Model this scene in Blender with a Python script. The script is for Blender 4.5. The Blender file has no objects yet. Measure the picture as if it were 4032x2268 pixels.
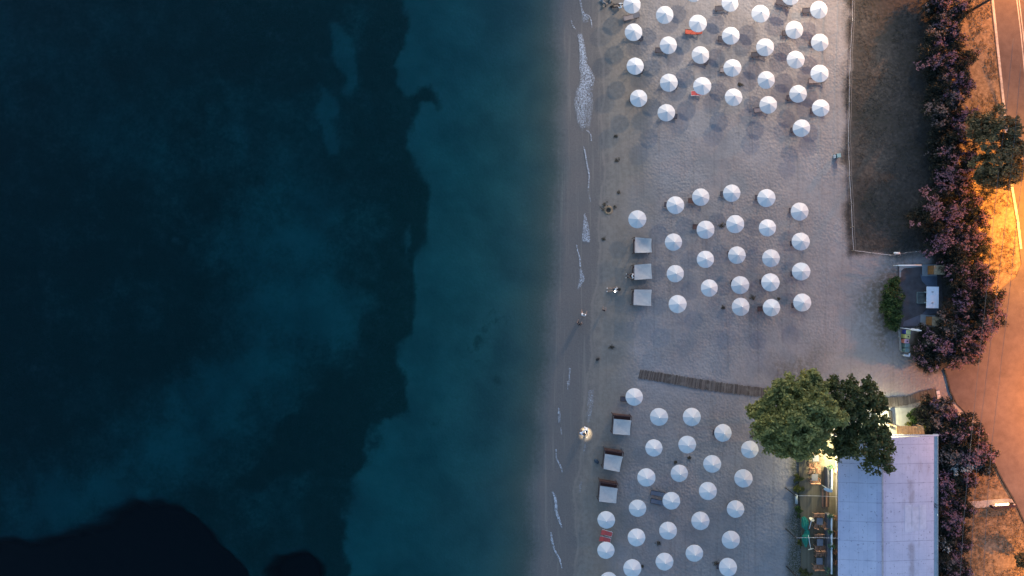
import bpy, bmesh, math, random
import numpy as np
from mathutils import Vector, Matrix, Euler, noise as mnoise

random.seed(7); np.random.seed(7)
R = math.radians
SC = bpy.context.scene
COL = SC.collection
CAM_H = 84.0            # camera height above sea level, metres
PPM = 32.0              # photo pixels per metre at sea level

# ------------------------------------------------------------------ places
def W(px, py, z=0.0):
    """photo pixel seen at height z -> world x, y"""
    k = (CAM_H - z) / CAM_H / PPM
    return ((px - 2016) * k, (1134 - py) * k)

_SHY = [-3000, -300, 0, 300, 560, 900, 1150, 1400, 1650, 1900, 2268, 2600, 6000]
_SHX = [2130, 2200, 2222, 2236, 2242, 2228, 2210, 2186, 2166, 2134, 2130, 2118, 2040]
_shy = np.array([(1134 - v) / PPM for v in _SHY])[::-1]
_shx = np.array([(v - 2016) / PPM for v in _SHX])[::-1]
_DD = [0, 1.5, 3.0, 5, 8, 16, 33, 68, 150, 1600]
_DZ = [0, .09, .26, .55, .95, 1.6, 2.5, 3.4, 5, 16]

def shore(y):
    return np.interp(y, _shy, _shx) + .22*np.sin(y*.55) + .12*np.sin(y*1.37+1)

def terrain(x, y):
    x = np.asarray(x, float); y = np.asarray(y, float)
    d = x - shore(y)
    t = np.clip(d / 16.0, 0, 1)
    land = .5 * (1 - (1 - t) ** 1.7)
    sea = -np.interp(-d, _DD, _DZ)
    return np.where(d > 0, land, sea)

def tz(x, y):
    return float(terrain(x, y))

def G(px, py, dz=0.0):
    """photo pixel -> world point standing dz above the terrain"""
    z = .4
    for _ in range(3):
        x, y = W(px, py, z + dz); z = tz(x, y)
    return Vector((x, y, z))

# ------------------------------------------------------------------ mesh builder
class MB:
    def __init__(s):
        s.v = []; s.f = []; s.m = []; s.smooth = []; s.att = {}
    def add(s, verts, faces, mi=0, smooth=False):
        o = len(s.v)
        s.v.extend([tuple(q) for q in verts])
        for f in faces:
            s.f.append(tuple(i + o for i in f)); s.m.append(mi); s.smooth.append(smooth)
        return s
    def box(s, c, size, rot=None, mi=0, taper=1.0):
        hx, hy, hz = size[0]/2, size[1]/2, size[2]/2
        vs = []
        for z, t in ((-hz, 1), (hz, taper)):
            for x, y in ((-hx, -hy), (hx, -hy), (hx, hy), (-hx, hy)):
                vs.append(Vector((x*t, y*t, z)))
        if rot is not None:
            m = rot.to_matrix() if isinstance(rot, Euler) else rot
            vs = [m @ q for q in vs]
        c = Vector(c)
        s.add([q + c for q in vs], [(3,2,1,0),(4,5,6,7),(0,1,5,4),(1,2,6,5),(2,3,7,6),(3,0,4,7)], mi)
        return s
    def tube(s, path, rad, n=8, mi=0, cap=True, smooth=True):
        path = [Vector(p) for p in path]
        if not hasattr(rad, '__len__'): rad = [rad]*len(path)
        rings = []
        up = Vector((0,0,1))
        prev = None
        for i, p in enumerate(path):
            a = path[max(i-1,0)]; b = path[min(i+1,len(path)-1)]
            t = (b-a)
            t = t.normalized() if t.length > 1e-6 else Vector((0,0,1))
            if prev is None:
                u = t.cross(up)
                if u.length < .05: u = t.cross(Vector((1,0,0)))
            else:
                u = prev - t*prev.dot(t)
            u.normalize(); prev = u
            w = t.cross(u)
            rings.append([p + (u*math.cos(k*2*math.pi/n) + w*math.sin(k*2*math.pi/n))*rad[i] for k in range(n)])
        vs = [q for r in rings for q in r]
        fs = []
        for i in range(len(rings)-1):
            for k in range(n):
                a = i*n+k; b = i*n+(k+1)%n
                fs.append((a, b, b+n, a+n))
        s.add(vs, fs, mi, smooth)
        if cap:
            o = len(s.v) - len(vs)
            s.f.append(tuple(o+k for k in range(n))[::-1]); s.m.append(mi); s.smooth.append(False)
            s.f.append(tuple(o+(len(rings)-1)*n+k for k in range(n))); s.m.append(mi); s.smooth.append(False)
        return s
    def ball(s, c, r, nu=10, nv=6, mi=0, noise=0.0, seed=0):
        c = Vector(c)
        if not hasattr(r, '__len__'): r = (r, r, r)
        vs = []; fs = []
        for j in range(nv+1):
            th = math.pi*j/nv
            for i in range(nu):
                ph = 2*math.pi*i/nu
                q = Vector((math.sin(th)*math.cos(ph), math.sin(th)*math.sin(ph), math.cos(th)))
                k = 1 + noise*mnoise.noise(q*1.7 + Vector((seed*3.1, seed, 0)))
                vs.append(c + Vector((q.x*r[0]*k, q.y*r[1]*k, q.z*r[2]*k)))
        for j in range(nv):
            for i in range(nu):
                a = j*nu+i; b = j*nu+(i+1)%nu
                fs.append((a, a+nu, b+nu, b))
        s.add(vs, fs, mi, True)
        return s
    def lathe(s, prof, c=(0,0,0), n=16, mi=0, smooth=True):
        c = Vector(c); vs = []; fs = []
        for r, z in prof:
            for i in range(n):
                a = 2*math.pi*i/n
                vs.append(c + Vector((r*math.cos(a), r*math.sin(a), z)))
        for j in range(len(prof)-1):
            for i in range(n):
                a = j*n+i; b = j*n+(i+1)%n
                fs.append((a, b, b+n, a+n))
        s.add(vs, fs, mi, smooth)
        return s
    def mesh(s, name, mats):
        me = bpy.data.meshes.new(name)
        me.from_pydata(s.v, [], s.f)
        if not isinstance(mats, (list, tuple)): mats = [mats]
        for m in mats: me.materials.append(m)
        me.polygons.foreach_set('material_index', s.m)
        me.polygons.foreach_set('use_smooth', s.smooth)
        for k, vals in s.att.items():
            a = me.attributes.new(k, 'FLOAT', 'POINT'); a.data.foreach_set('value', vals)
        me.update()
        return me
    def build(s, name, mats, parent=None, loc=None):
        o = bpy.data.objects.new(name, s.mesh(name, mats))
        COL.objects.link(o)
        if parent is not None: o.parent = parent
        if loc is not None: o.location = loc
        return o

def tag(o, label=None, cat=None, group=None, kind=None):
    if label: o['label'] = label
    if cat: o['category'] = cat
    if group: o['group'] = group
    if kind: o['kind'] = kind
    return o

def thing(name, label, cat, loc=(0,0,0), rz=0.0, group=None):
    o = bpy.data.objects.new(name, None); COL.objects.link(o)
    o.empty_display_size = .3
    o.location = loc; o.rotation_euler = (0,0,rz)
    return tag(o, label, cat, group)

def dup(root, loc, rz, label, group=None, scale=None, rot=None):
    r = root.copy(); COL.objects.link(r)
    r.location = loc; r.rotation_euler = rot if rot else (0,0,rz)
    if scale is not None: r.scale = scale
    r['label'] = label
    if group: r['group'] = group
    for ch in list(root.children):
        c = ch.copy(); COL.objects.link(c); c.parent = r
        for g in list(ch.children):
            k = g.copy(); COL.objects.link(k); k.parent = c
    return r

# ------------------------------------------------------------------ materials
class NT:
    def __init__(s, name):
        s.mat = bpy.data.materials.new(name); s.mat.use_nodes = True
        s.t = s.mat.node_tree; s.t.nodes.clear()
        s.out = s.t.nodes.new('ShaderNodeOutputMaterial')
    def n(s, typ, **kw):
        nd = s.t.nodes.new(typ)
        for k, v in kw.items():
            if k.startswith('i_'):
                nd.inputs[k[2:].replace('_', ' ')].default_value = v
            else: setattr(nd, k, v)
        return nd
    def l(s, a, b): s.t.links.new(a, b)
    def coord(s, kind='Object'):
        return s.n('ShaderNodeTexCoord').outputs[kind]
    def geo(s):
        return s.n('ShaderNodeNewGeometry').outputs['Position']
    def noise(s, vec, scale, detail=4, rough=.55, dist=0.0):
        nd = s.n('ShaderNodeTexNoise')
        nd.inputs['Scale'].default_value = scale; nd.inputs['Detail'].default_value = detail
        nd.inputs['Roughness'].default_value = rough; nd.inputs['Distortion'].default_value = dist
        s.l(vec, nd.inputs['Vector']); return nd.outputs['Fac']
    def math(s, op, a, b=None, c=None, clamp=False):
        nd = s.n('ShaderNodeMath', operation=op, use_clamp=clamp)
        for i, v in enumerate((a, b, c)):
            if v is None: continue
            if isinstance(v, (int, float)): nd.inputs[i].default_value = v
            else: s.l(v, nd.inputs[i])
        return nd.outputs[0]
    def smooth(s, v, a, b):
        nd = s.n('ShaderNodeMapRange', interpolation_type='SMOOTHSTEP')
        s.l(v, nd.inputs['Value'])
        nd.inputs['From Min'].default_value = a; nd.inputs['From Max'].default_value = b
        return nd.outputs['Result']
    def mix(s, fac, a, b, blend='MIX'):
        nd = s.n('ShaderNodeMix', data_type='RGBA', blend_type=blend)
        for sock, v in ((nd.inputs[0], fac), (nd.inputs[6], a), (nd.inputs[7], b)):
            if isinstance(v, (int, float)): sock.default_value = v
            elif isinstance(v, (tuple, list)): sock.default_value = (*v[:3], 1)
            else: s.l(v, sock)
        return nd.outputs[2]
    def ramp(s, fac, stops):
        nd = s.n('ShaderNodeValToRGB')
        el = nd.color_ramp.elements
        while len(el) < len(stops): el.new(.5)
        for e, (p, c) in zip(el, stops):
            e.position = p; e.color = (*c, 1) if len(c) == 3 else c
        s.l(fac, nd.inputs[0]); return nd.outputs[0]
    def attr(s, name):
        return s.n('ShaderNodeAttribute', attribute_name=name).outputs['Fac']
    def bump(s, h, strength=.5, dist=.05):
        nd = s.n('ShaderNodeBump'); nd.inputs['Strength'].default_value = strength
        nd.inputs['Distance'].default_value = dist; s.l(h, nd.inputs['Height']); return nd.outputs[0]
    def bsdf(s, color, rough=.8, normal=None, spec=.3, metal=0.0, **kw):
        b = s.n('ShaderNodeBsdfPrincipled')
        for sock, v in ((b.inputs['Base Color'], color), (b.inputs['Roughness'], rough)):
            if isinstance(v, (int, float)): sock.default_value = v
            elif isinstance(v, (tuple, list)): sock.default_value = (*v[:3], 1)
            else: s.l(v, sock)
        b.inputs['Specular IOR Level'].default_value = spec
        b.inputs['Metallic'].default_value = metal
        for k, v in kw.items(): b.inputs[k.replace('_', ' ')].default_value = v
        if normal is not None: s.l(normal, b.inputs['Normal'])
        s.l(b.outputs[0], s.out.inputs['Surface']); return b

def simple(name, color, rough=.7, var=.18, scale=6.0, spec=.3, metal=0.0, bump=.15, coords='Object', dark=None):
    """a real-world surface: base colour with two scales of mottling and a fine bump"""
    s = NT(name); c = s.coord(coords)
    a = s.noise(c, scale, 5); b = s.noise(c, scale*.17, 3)
    lo = tuple(v*(1-var*1.6) for v in color) if dark is None else dark
    hi = tuple(min(1, v*(1+var)) for v in color)
    f = s.math('ADD', s.math('MULTIPLY', a, .6), s.math('MULTIPLY', b, .4))
    col = s.ramp(f, [(.32, lo), (.5, color), (.68, hi)])
    s.bsdf(col, rough, s.bump(a, bump, .02), spec, metal)
    return s.mat

def emit(name, color, strength):
    s = NT(name); e = s.n('ShaderNodeEmission')
    e.inputs[0].default_value = (*color, 1); e.inputs[1].default_value = strength
    s.l(e.outputs[0], s.out.inputs['Surface']); return s.mat

def leafy(name, lo, hi, rough=.55, trans=.25):
    s = NT(name)
    t = s.attr('tint')
    col = s.mix(t, lo, hi)
    b = s.n('ShaderNodeBsdfPrincipled'); b.inputs['Roughness'].default_value = rough
    b.inputs['Specular IOR Level'].default_value = .25
    s.l(col, b.inputs['Base Color'])
    tr = s.n('ShaderNodeBsdfTranslucent'); s.l(col, tr.inputs['Color'])
    m = s.n('ShaderNodeMixShader'); m.inputs[0].default_value = trans
    s.l(b.outputs[0], m.inputs[1]); s.l(tr.outputs[0], m.inputs[2])
    s.l(m.outputs[0], s.out.inputs['Surface']); return s.mat

# ------------------------------------------------------------------ camera, sky, lights
cam_d = bpy.data.cameras.new('camera'); cam = bpy.data.objects.new('camera', cam_d); COL.objects.link(cam)
cam.location = (0, 0, CAM_H); cam.rotation_euler = (0, 0, 0)
cam_d.sensor_width = 36; cam_d.lens = 18 / (63.0 / CAM_H)
cam_d.clip_start = .5; cam_d.clip_end = 6000
SC.camera = cam
vs = SC.view_settings
vs.view_transform = 'Standard'; vs.look = 'None'; vs.gamma = 1; vs.use_curve_mapping = False
vs.exposure = 1.2

SUN_EL, SUN_AZ = R(18), R(-8)       # last glow of the sun, beyond the top of the picture (+y)
wd = bpy.data.worlds.new('World'); SC.world = wd; wd.use_nodes = True
wt = wd.node_tree
bg = wt.nodes['Background']
sky = wt.nodes.new('ShaderNodeTexSky'); sky.sky_type = 'NISHITA'; sky.sun_disc = False
sky.sun_elevation = SUN_EL; sky.sun_rotation = SUN_AZ
sky.air_density = 1.0; sky.dust_density = .35; sky.ozone_density = 1.4
hs = wt.nodes.new('ShaderNodeHueSaturation'); hs.inputs['Saturation'].default_value = 1.12
wt.links.new(sky.outputs[0], hs.inputs['Color']); wt.links.new(hs.outputs[0], bg.inputs['Color'])
bg.inputs['Strength'].default_value = .15

def lamp(name, typ, loc, power, color, radius=.15, aim=None, spot=None):
    d = bpy.data.lights.new(name, typ); d.energy = power; d.color = color
    if typ == 'SUN': d.angle = radius
    else: d.shadow_soft_size = radius
    o = bpy.data.objects.new(name, d); COL.objects.link(o); o.location = loc
    if aim is not None:
        o.rotation_euler = (Vector(aim) - Vector(loc)).to_track_quat('-Z', 'Y').to_euler()
    if spot: d.spot_size = spot; d.spot_blend = .6
    return o

sd = Vector((math.sin(SUN_AZ)*math.cos(SUN_EL), math.cos(SUN_AZ)*math.cos(SUN_EL), math.sin(SUN_EL)))
lamp('sun', 'SUN', sd*100, .22, (.97, .95, 1), R(40), aim=(0,0,0))

# ------------------------------------------------------------------ polygons in photo pixels
def poly_sdf(P, poly):
    """signed distance in metres (positive inside) of points P (N,2) to a pixel polygon"""
    pts = np.array([W(a, b) for a, b in poly]); n = len(pts)
    d = np.full(len(P), 1e9); ins = np.zeros(len(P), bool)
    for i in range(n):
        a = pts[i]; b = pts[(i+1) % n]
        ab = b - a; L = max(ab @ ab, 1e-12)
        t = np.clip(((P - a) @ ab) / L, 0, 1)
        q = P - a - t[:, None]*ab
        d = np.minimum(d, np.einsum('ij,ij->i', q, q))
        c = ((a[1] > P[:,1]) != (b[1] > P[:,1]))
        with np.errstate(divide='ignore', invalid='ignore'):
            xx = a[0] + (P[:,1]-a[1])*(b[0]-a[0])/(b[1]-a[1])
        ins ^= (c & (P[:,0] < xx))
    d = np.sqrt(d)
    return np.where(ins, d, -d)

def sstep(v, a, b):
    t = np.clip((v-a)/(b-a), 0, 1); return t*t*(3-2*t)

def vnoise(x, y, s, seed=0):
    """cheap smooth value noise"""
    X = x*s + seed*17.3; Y = y*s - seed*9.1
    xi = np.floor(X).astype(int); yi = np.floor(Y).astype(int)
    fx = X-xi; fy = Y-yi; fx = fx*fx*(3-2*fx); fy = fy*fy*(3-2*fy)
    def h(a, b):
        n = (a*374761393 + b*668265263 + seed*974711) & 0x7fffffff
        n = ((n ^ (n >> 13)) * 1274126177) & 0x7fffffff
        return ((n ^ (n >> 16)) & 0xffff) / 65535.0
    return (h(xi,yi)*(1-fx)+h(xi+1,yi)*fx)*(1-fy) + (h(xi,yi+1)*(1-fx)+h(xi+1,yi+1)*fx)*fy

def fbm(x, y, s, seed=0, o=4):
    v = 0; a = .5
    for i in range(o):
        v = v + a*vnoise(x, y, s*2**i, seed+i); a *= .5
    return v/(1-.5**o)

GARDEN = [(3347,-400),(3338,150),(3330,400),(3328,560),(3336,760),(3352,992),(3520,1005),(3650,990),(3670,1035),
          (3700,1300),(3600,1315),(3580,1370),(3620,1445),(3720,1440),(3800,1400),(3850,1250),(3850,900),(3800,700),(3800,400),(3790,-400)]
VERGE1 = [(3720,-400),(3720,300),(3730,700),(3760,1000),(3900,1190),(3960,1130),(4040,1090),(4060,1060),(4001,868),(3960,500),(3890,-400)]
VERGE2 = [(3690,1640),(3830,1660),(3890,1780),(3950,1900),(3985,1960),(4032,2060),(4150,2268),(4400,2600),(3660,2600),(3680,1900)]
WEEDS = [(3100,1700),(3150,1740),(3160,2268),(3170,2600),(3110,2600),(3095,2200),(3112,2000),(3118,1850)]
STAIN = [(3380,1170),(3440,1110),(3540,1040),(3545,1300),(3480,1370),(3420,1300)]
STAIN2 = [(3060,1440),(3200,1400),(3180,1500),(3100,1520)]
GRASS_EDGE = [(1600,-60),(1612,60),(1600,120),(1570,230),(1575,300),(1600,345),(1640,322),(1715,312),(1740,360),(1718,412),(1645,412),
  (1635,430),(1625,520),(1632,620),(1660,700),(1690,750),(1680,900),(1668,960),(1645,1010),(1640,1180),(1645,1320),(1590,1335),(1560,1350),
  (1555,1430),(1600,1500),(1610,1600),(1590,1650),(1520,1690),(1465,1690),(1440,1770),(1400,1860),(1340,1940),(1325,2010),(1335,2080),(1340,2150),(1380,2400),(1500,3200),
  (-9000,3200),(-9000,-3000),(1600,-3000)]
SAND_HARD = [[(1290,56),(1323,56),(1370,140),(1393,177),(1388,298),(1370,345),(1342,317),(1342,280),(1300,242),(1286,140)],
  [(1239,317),(1323,354),(1304,466),(1328,559),(1323,615),(1286,615),(1248,512),(1220,410)],
  [(1584,867),(1617,932),(1598,1016),(1575,941)]]
SAND_SOFT = [([(820,317),(895,373),(969,596),(913,615),(857,559),(829,419)], 1.6, .5),
  ([(503,158),(596,224),(616,391),(559,391)], 2.6, .28), ([(596,606),(652,634),(671,839),(717,876),(596,839)], 2.2, .3),
  ([(1090,727),(1295,783),(1304,932),(1258,1118),(1398,1211),(1379,1350),(1180,1366),(1009,1584),(969,1665),(727,1867),(484,2012),(202,2109),(-60,2150),(-60,1948),(242,1907),(444,1786),(606,1584),(807,1383),(932,1350),(885,1211),(978,1071),(792,1006),(894,885)], 5.5, .95),
  ([(1211,1100),(1413,1100),(1380,1260),(1340,1330),(1230,1360)], 2.0, .45),
  ([(1030,50),(1075,40),(1085,130),(1040,120)], 1.5, .3), ([(280,780),(420,880),(430,980),(330,960)], 3, .25)]
REEF = [[(-300,2210),(0,2190),(81,2182),(202,2142),(323,2125),(363,2077),(452,2029),(565,2016),(646,2037),(727,2093),(791,2158),(848,2222),(912,2278),(1000,2500),(-300,2500)],
  [(1025,2290),(1074,2242),(1179,2222),(1240,2275),(1245,2420),(1020,2420)]]

# ------------------------------------------------------------------ the ground: one sheet, sea bed and beach
def axis(lo, hi, step, outer):
    a = list(np.arange(lo, hi+1e-6, step))
    return np.array([-v for v in outer[::-1] if -v < lo] + a + [v for v in outer if v > hi])
gx = axis(-68, 68, .34, [72, 80, 95, 130, 220, 500, 1600])
gy = axis(-40, 40, .34, [44, 52, 70, 110, 200, 500, 1600])
GX, GY = np.meshgrid(gx, gy)
px_, py_ = GX.ravel(), GY.ravel()
Z = terrain(px_, py_)
dist = px_ - shore(py_)
relief = (fbm(px_, py_, .9, 3, 3)-.5)*.10 * sstep(dist, 6, 11) * (1-sstep(px_, 40, 43))
relief += (fbm(px_, py_, .25, 8, 3)-.5)*.25*sstep(-dist, 3, 14)
Z = Z + relief
P2 = np.stack([px_, py_], 1)
warp = np.stack([fbm(px_, py_, .45, 21, 4)-.5, fbm(px_, py_, .45, 33, 4)-.5], 1)
Pw = P2 + warp*2.2
edge = poly_sdf(Pw, GRASS_EDGE)
n1 = fbm(px_, py_, .085, 5, 4); n2 = fbm(px_, py_, .3, 9, 4)
cov = sstep(edge + (n2-.5)*1.6, -.7, .9) * np.clip(.78 + (n1-.5)*.7 + (n2-.5)*.35, .2, 1)
nearedge = sstep(edge, -.3, .8)*(1-sstep(edge, 4.0, 9))
cov = np.maximum(cov, nearedge*.93*(.8+.3*n2))
BAND = [(1560,1360),(1500,1650),(1400,1850),(1300,2030),(1200,1900),(1000,1990),(800,2060),(1050,1680),(1200,1480),(1330,1340)]
cov = np.maximum(cov, .9*sstep(poly_sdf(P2+warp*5, BAND), -2.5, 2.0))
for p in SAND_HARD:
    cov = cov*(1 - .62*sstep(poly_sdf(Pw, p), -.4, .5))
for p, w, k in SAND_SOFT:
    cov = cov*(1 - k*sstep(poly_sdf(P2 + warp*5, p), -w, w*.8)*np.clip(.62+(n2-.5)*1.3+(n1-.5)*.6, .2, 1))
for cx, cy, rr, st in [(1888,1350,16,.5),(1905,1300,14,.5),(1935,1240,12,.4),(1865,1425,10,.5),(1955,1500,22,.4),(1948,1725,20,.35),(1925,1290,10,.4),(1700,1815,9,.4),(1990,1255,15,.3),(1960,1275,12,.4),(1720,1690,18,.3),(1845,1370,8,.4)]:
    x0, y0 = W(cx, cy)
    q = np.hypot(Pw[:,0]-x0, Pw[:,1]-y0)
    cov = np.maximum(cov, st*(1-sstep(q, .2*rr/PPM*2, rr/PPM*2.2)))
# a sunken block: pale slab in a dark scour ring
bx, by = W(654, 945)
ca, sa = math.cos(R(-28)), math.sin(R(-28))
u = (P2[:,0]-bx)*ca + (P2[:,1]-by)*sa; v = -(P2[:,0]-bx)*sa + (P2[:,1]-by)*ca
q = np.maximum(np.abs(u)-.75, np.abs(v)-.3)
cov = np.maximum(cov, .97*(1-sstep(q, .3, 1.7)))
cov = cov*(1 - .38*(1-sstep(q, -.1, .35)))
reef = np.maximum(sstep(poly_sdf(P2+warp*1.6, REEF[0]), -1.2, 1.3), sstep(poly_sdf(P2+warp*1.6, REEF[1]), -1.2, 1.3))
Z = Z - 3.0*reef*sstep(-dist, 10, 20)
garden = sstep(poly_sdf(P2+warp*2.0, GARDEN), -2.0, 1.0)
verge = np.maximum(sstep(poly_sdf(P2+warp*1.5, VERGE1), -1.0, .5), sstep(poly_sdf(P2+warp*.8, VERGE2), -.5, .5))
weeds = sstep(poly_sdf(P2+warp*1.6, WEEDS), -1.0, .6)
stain = np.maximum(sstep(poly_sdf(P2+warp*3.5, STAIN), -2.0, 1.4)*.9, sstep(poly_sdf(P2+warp*3, STAIN2), -2, 1)*.5)
nx, ny = len(gx), len(gy)
me = bpy.data.meshes.new('ground')
idx = np.arange(nx*ny).reshape(ny, nx)
fs = np.stack([idx[:-1,:-1], idx[:-1,1:], idx[1:,1:], idx[1:,:-1]], -1).reshape(-1, 4)
me.vertices.add(nx*ny); me.vertices.foreach_set('co', np.stack([px_, py_, Z], 1).ravel())
me.loops.add(fs.size); me.loops.foreach_set('vertex_index', fs.ravel())
me.polygons.add(len(fs)); me.polygons.foreach_set('loop_start', np.arange(len(fs))*4)
me.polygons.foreach_set('use_smooth', np.ones(len(fs), bool))
me.update(calc_edges=True)
for k, val in (('cov',cov),('reef',reef),('garden',garden),('verge',verge),('weeds',weeds),('stain',stain),('shore_dist',dist)):
    a = me.attributes.new(k, 'FLOAT', 'POINT'); a.data.foreach_set('value', val.astype(np.float32))

def ground_mat():
    s = NT('beach_and_seabed'); g = s.geo()
    fine = s.noise(g, 9, 4, .7); mid = s.noise(g, 2.2, 5, .62); big = s.noise(g, .16, 4, .55); grit = s.noise(g, 28, 3, .75)
    vor = s.n('ShaderNodeTexVoronoi', feature='SMOOTH_F1'); vor.inputs['Scale'].default_value = 3.2
    vor.inputs['Smoothness'].default_value = .6
    s.l(g, vor.inputs['Vector'])
    d = s.attr('shore_dist')
    dn = s.math('ADD', d, s.math('MULTIPLY', s.math('SUBTRACT', mid, .5), 2.4))
    dn2 = s.math('ADD', d, s.math('MULTIPLY', s.math('SUBTRACT', big, .5), 7.0))
    # dry sand: mottled, footprints
    dry = s.ramp(big, [(.30, (.194,.180,.178)), (.5, (.224,.210,.209)), (.72, (.256,.241,.239))])
    dry = s.mix(s.math('MULTIPLY', s.smooth(mid, .42, .70), .35), dry, (.150,.136,.128))
    dry = s.mix(s.math('MULTIPLY', s.smooth(grit, .52, .75), .30), dry, (.262,.25,.24))
    # compact brown strip behind the swash
    strip = s.mix(s.smooth(mid, .35, .65), (.172,.150,.128), (.204,.178,.152))
    damp = s.mix(s.smooth(fine, .3, .7), (.118,.104,.096), (.150,.134,.124))
    c = s.mix(s.smooth(dn2, 6.5, 11.5), strip, dry)
    c = s.mix(s.smooth(dn, 3.4, 5.6), damp, c)
    # pale tide line
    tl = s.math('SUBTRACT', 1, s.math('ABSOLUTE', s.math('DIVIDE', s.math('SUBTRACT', s.math('ADD', d, s.math('MULTIPLY', mid, .5)), 4.45), .22)), clamp=True)
    c = s.mix(s.math('MULTIPLY', tl, .45), c, (.235,.20,.17))
    # wheel and foot tracks running along the beach
    mpt = s.n('ShaderNodeMapping'); mpt.inputs['Scale'].default_value = (1.6, .055, 1); mpt.inputs['Rotation'].default_value = (0,0,R(3)); s.l(g, mpt.inputs['Vector'])
    trk = s.noise(mpt.outputs[0], 1.3, 4, .65)
    c = s.mix(s.math('MULTIPLY', s.math('MULTIPLY', s.smooth(trk, .52, .68), s.math('SUBTRACT', 1, s.smooth(d, 8, 13))), .5), c, (.205,.180,.155))
    c = s.mix(s.math('MULTIPLY', s.math('MULTIPLY', s.smooth(trk, .46, .34), s.smooth(d, 2.5, 5)), .28), c, (.125,.115,.108))
    # litter of dark specks on dry sand
    sp = s.noise(g, 5.5, 2, .9)
    c = s.mix(s.math('MULTIPLY', s.smooth(sp, .66, .74), .55), c, (.07,.065,.055))
    # stains, weedy ground
    c = s.mix(s.math('MULTIPLY', s.attr('stain'), s.smooth(mid, .25, .6)), c, (.10,.082,.062))
    gard = s.ramp(s.math('ADD', s.math('MULTIPLY', mid, .55), s.math('MULTIPLY', big, .45)), [(.34, (.026,.027,.022)), (.47, (.038,.036,.034)), (.56, (.054,.050,.046)), (.68, (.085,.076,.067))])
    gard = s.mix(s.math('MULTIPLY', s.smooth(fine, .5, .72), .4), gard, (.022,.024,.014))
    c = s.mix(s.smooth(s.math('ADD', s.attr('garden'), s.math('MULTIPLY', s.math('SUBTRACT', fine, .5), .5)), .2, .85), c, gard)
    c = s.mix(s.math('MULTIPLY', s.attr('weeds'), s.smooth(fine, .25, .6)), c, (.038,.042,.022))
    ver = s.ramp(s.math('ADD', s.math('MULTIPLY', mid, .6), s.math('MULTIPLY', fine, .4)), [(.34, (.10,.070,.042)), (.5, (.215,.152,.092)), (.66, (.31,.225,.14))])
    c = s.mix(s.smooth(s.math('ADD', s.attr('verge'), s.math('MULTIPLY', s.math('SUBTRACT', fine, .5), .5)), .3, .7), c, ver)
    # sea bed
    bed = s.mix(s.smooth(big, .3, .7), (.056,.057,.056), (.088,.088,.083))
    bed = s.mix(s.math('MULTIPLY', s.smooth(mid, .4, .75), .3), bed, (.062,.068,.056))
    cv = s.math('ADD', s.attr('cov'), s.math('ADD', s.math('MULTIPLY', s.math('SUBTRACT', mid, .5), .55), s.math('MULTIPLY', s.math('SUBTRACT', fine, .5), .60)))
    cv = s.math('ADD', cv, s.math('MULTIPLY', s.math('SUBTRACT', s.noise(g, .75, 7, .72), .5), .7))
    grass = s.mix(s.smooth(fine, .35, .7), (.006,.013,.011), (.022,.034,.029))
    bed = s.mix(s.smooth(cv, .12, .92), bed, grass)
    bed = s.mix(s.attr('reef'), bed, (.006,.007,.008))
    peb = s.mix(s.smooth(fine, .4, .65), (.060,.064,.052), (.092,.090,.076))     # pebbles in the surf trough
    tr = s.math('MULTIPLY', s.smooth(dn2, -6.5, -2.5), s.math('SUBTRACT', 1, s.smooth(dn, -1.8, .2)))
    bed = s.mix(s.math('MULTIPLY', tr, .62), bed, peb)
    c = s.mix(s.smooth(dn, -2.6, .5), bed, c)
    h = s.math('ADD', s.math('MULTIPLY', vor.outputs['Distance'], .9), s.math('ADD', s.math('MULTIPLY', mid, .8), s.math('MULTIPLY', fine, .35)))
    patch = s.math('ADD', .35, s.math('MULTIPLY', s.smooth(s.noise(g, .11, 3, .6), .38, .62), .9))
    amp = s.math('MULTIPLY', s.smooth(dn2, 5.5, 11), s.math('SUBTRACT', 1, s.math('MULTIPLY', s.attr('verge'), .7)))
    h = s.math('MULTIPLY', h, s.math('ADD', s.math('MULTIPLY', s.math('MULTIPLY', amp, patch), .85), .15))
    rough = s.math('ADD', s.math('MULTIPLY', s.smooth(d, 1.5, 5), .4), .5)
    s.bsdf(c, rough, s.bump(h, .45, .13), .15)
    return s.mat
me.materials.append(ground_mat())
ground = bpy.data.objects.new('ground', me); COL.objects.link(ground); tag(ground, kind='structure')

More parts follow.
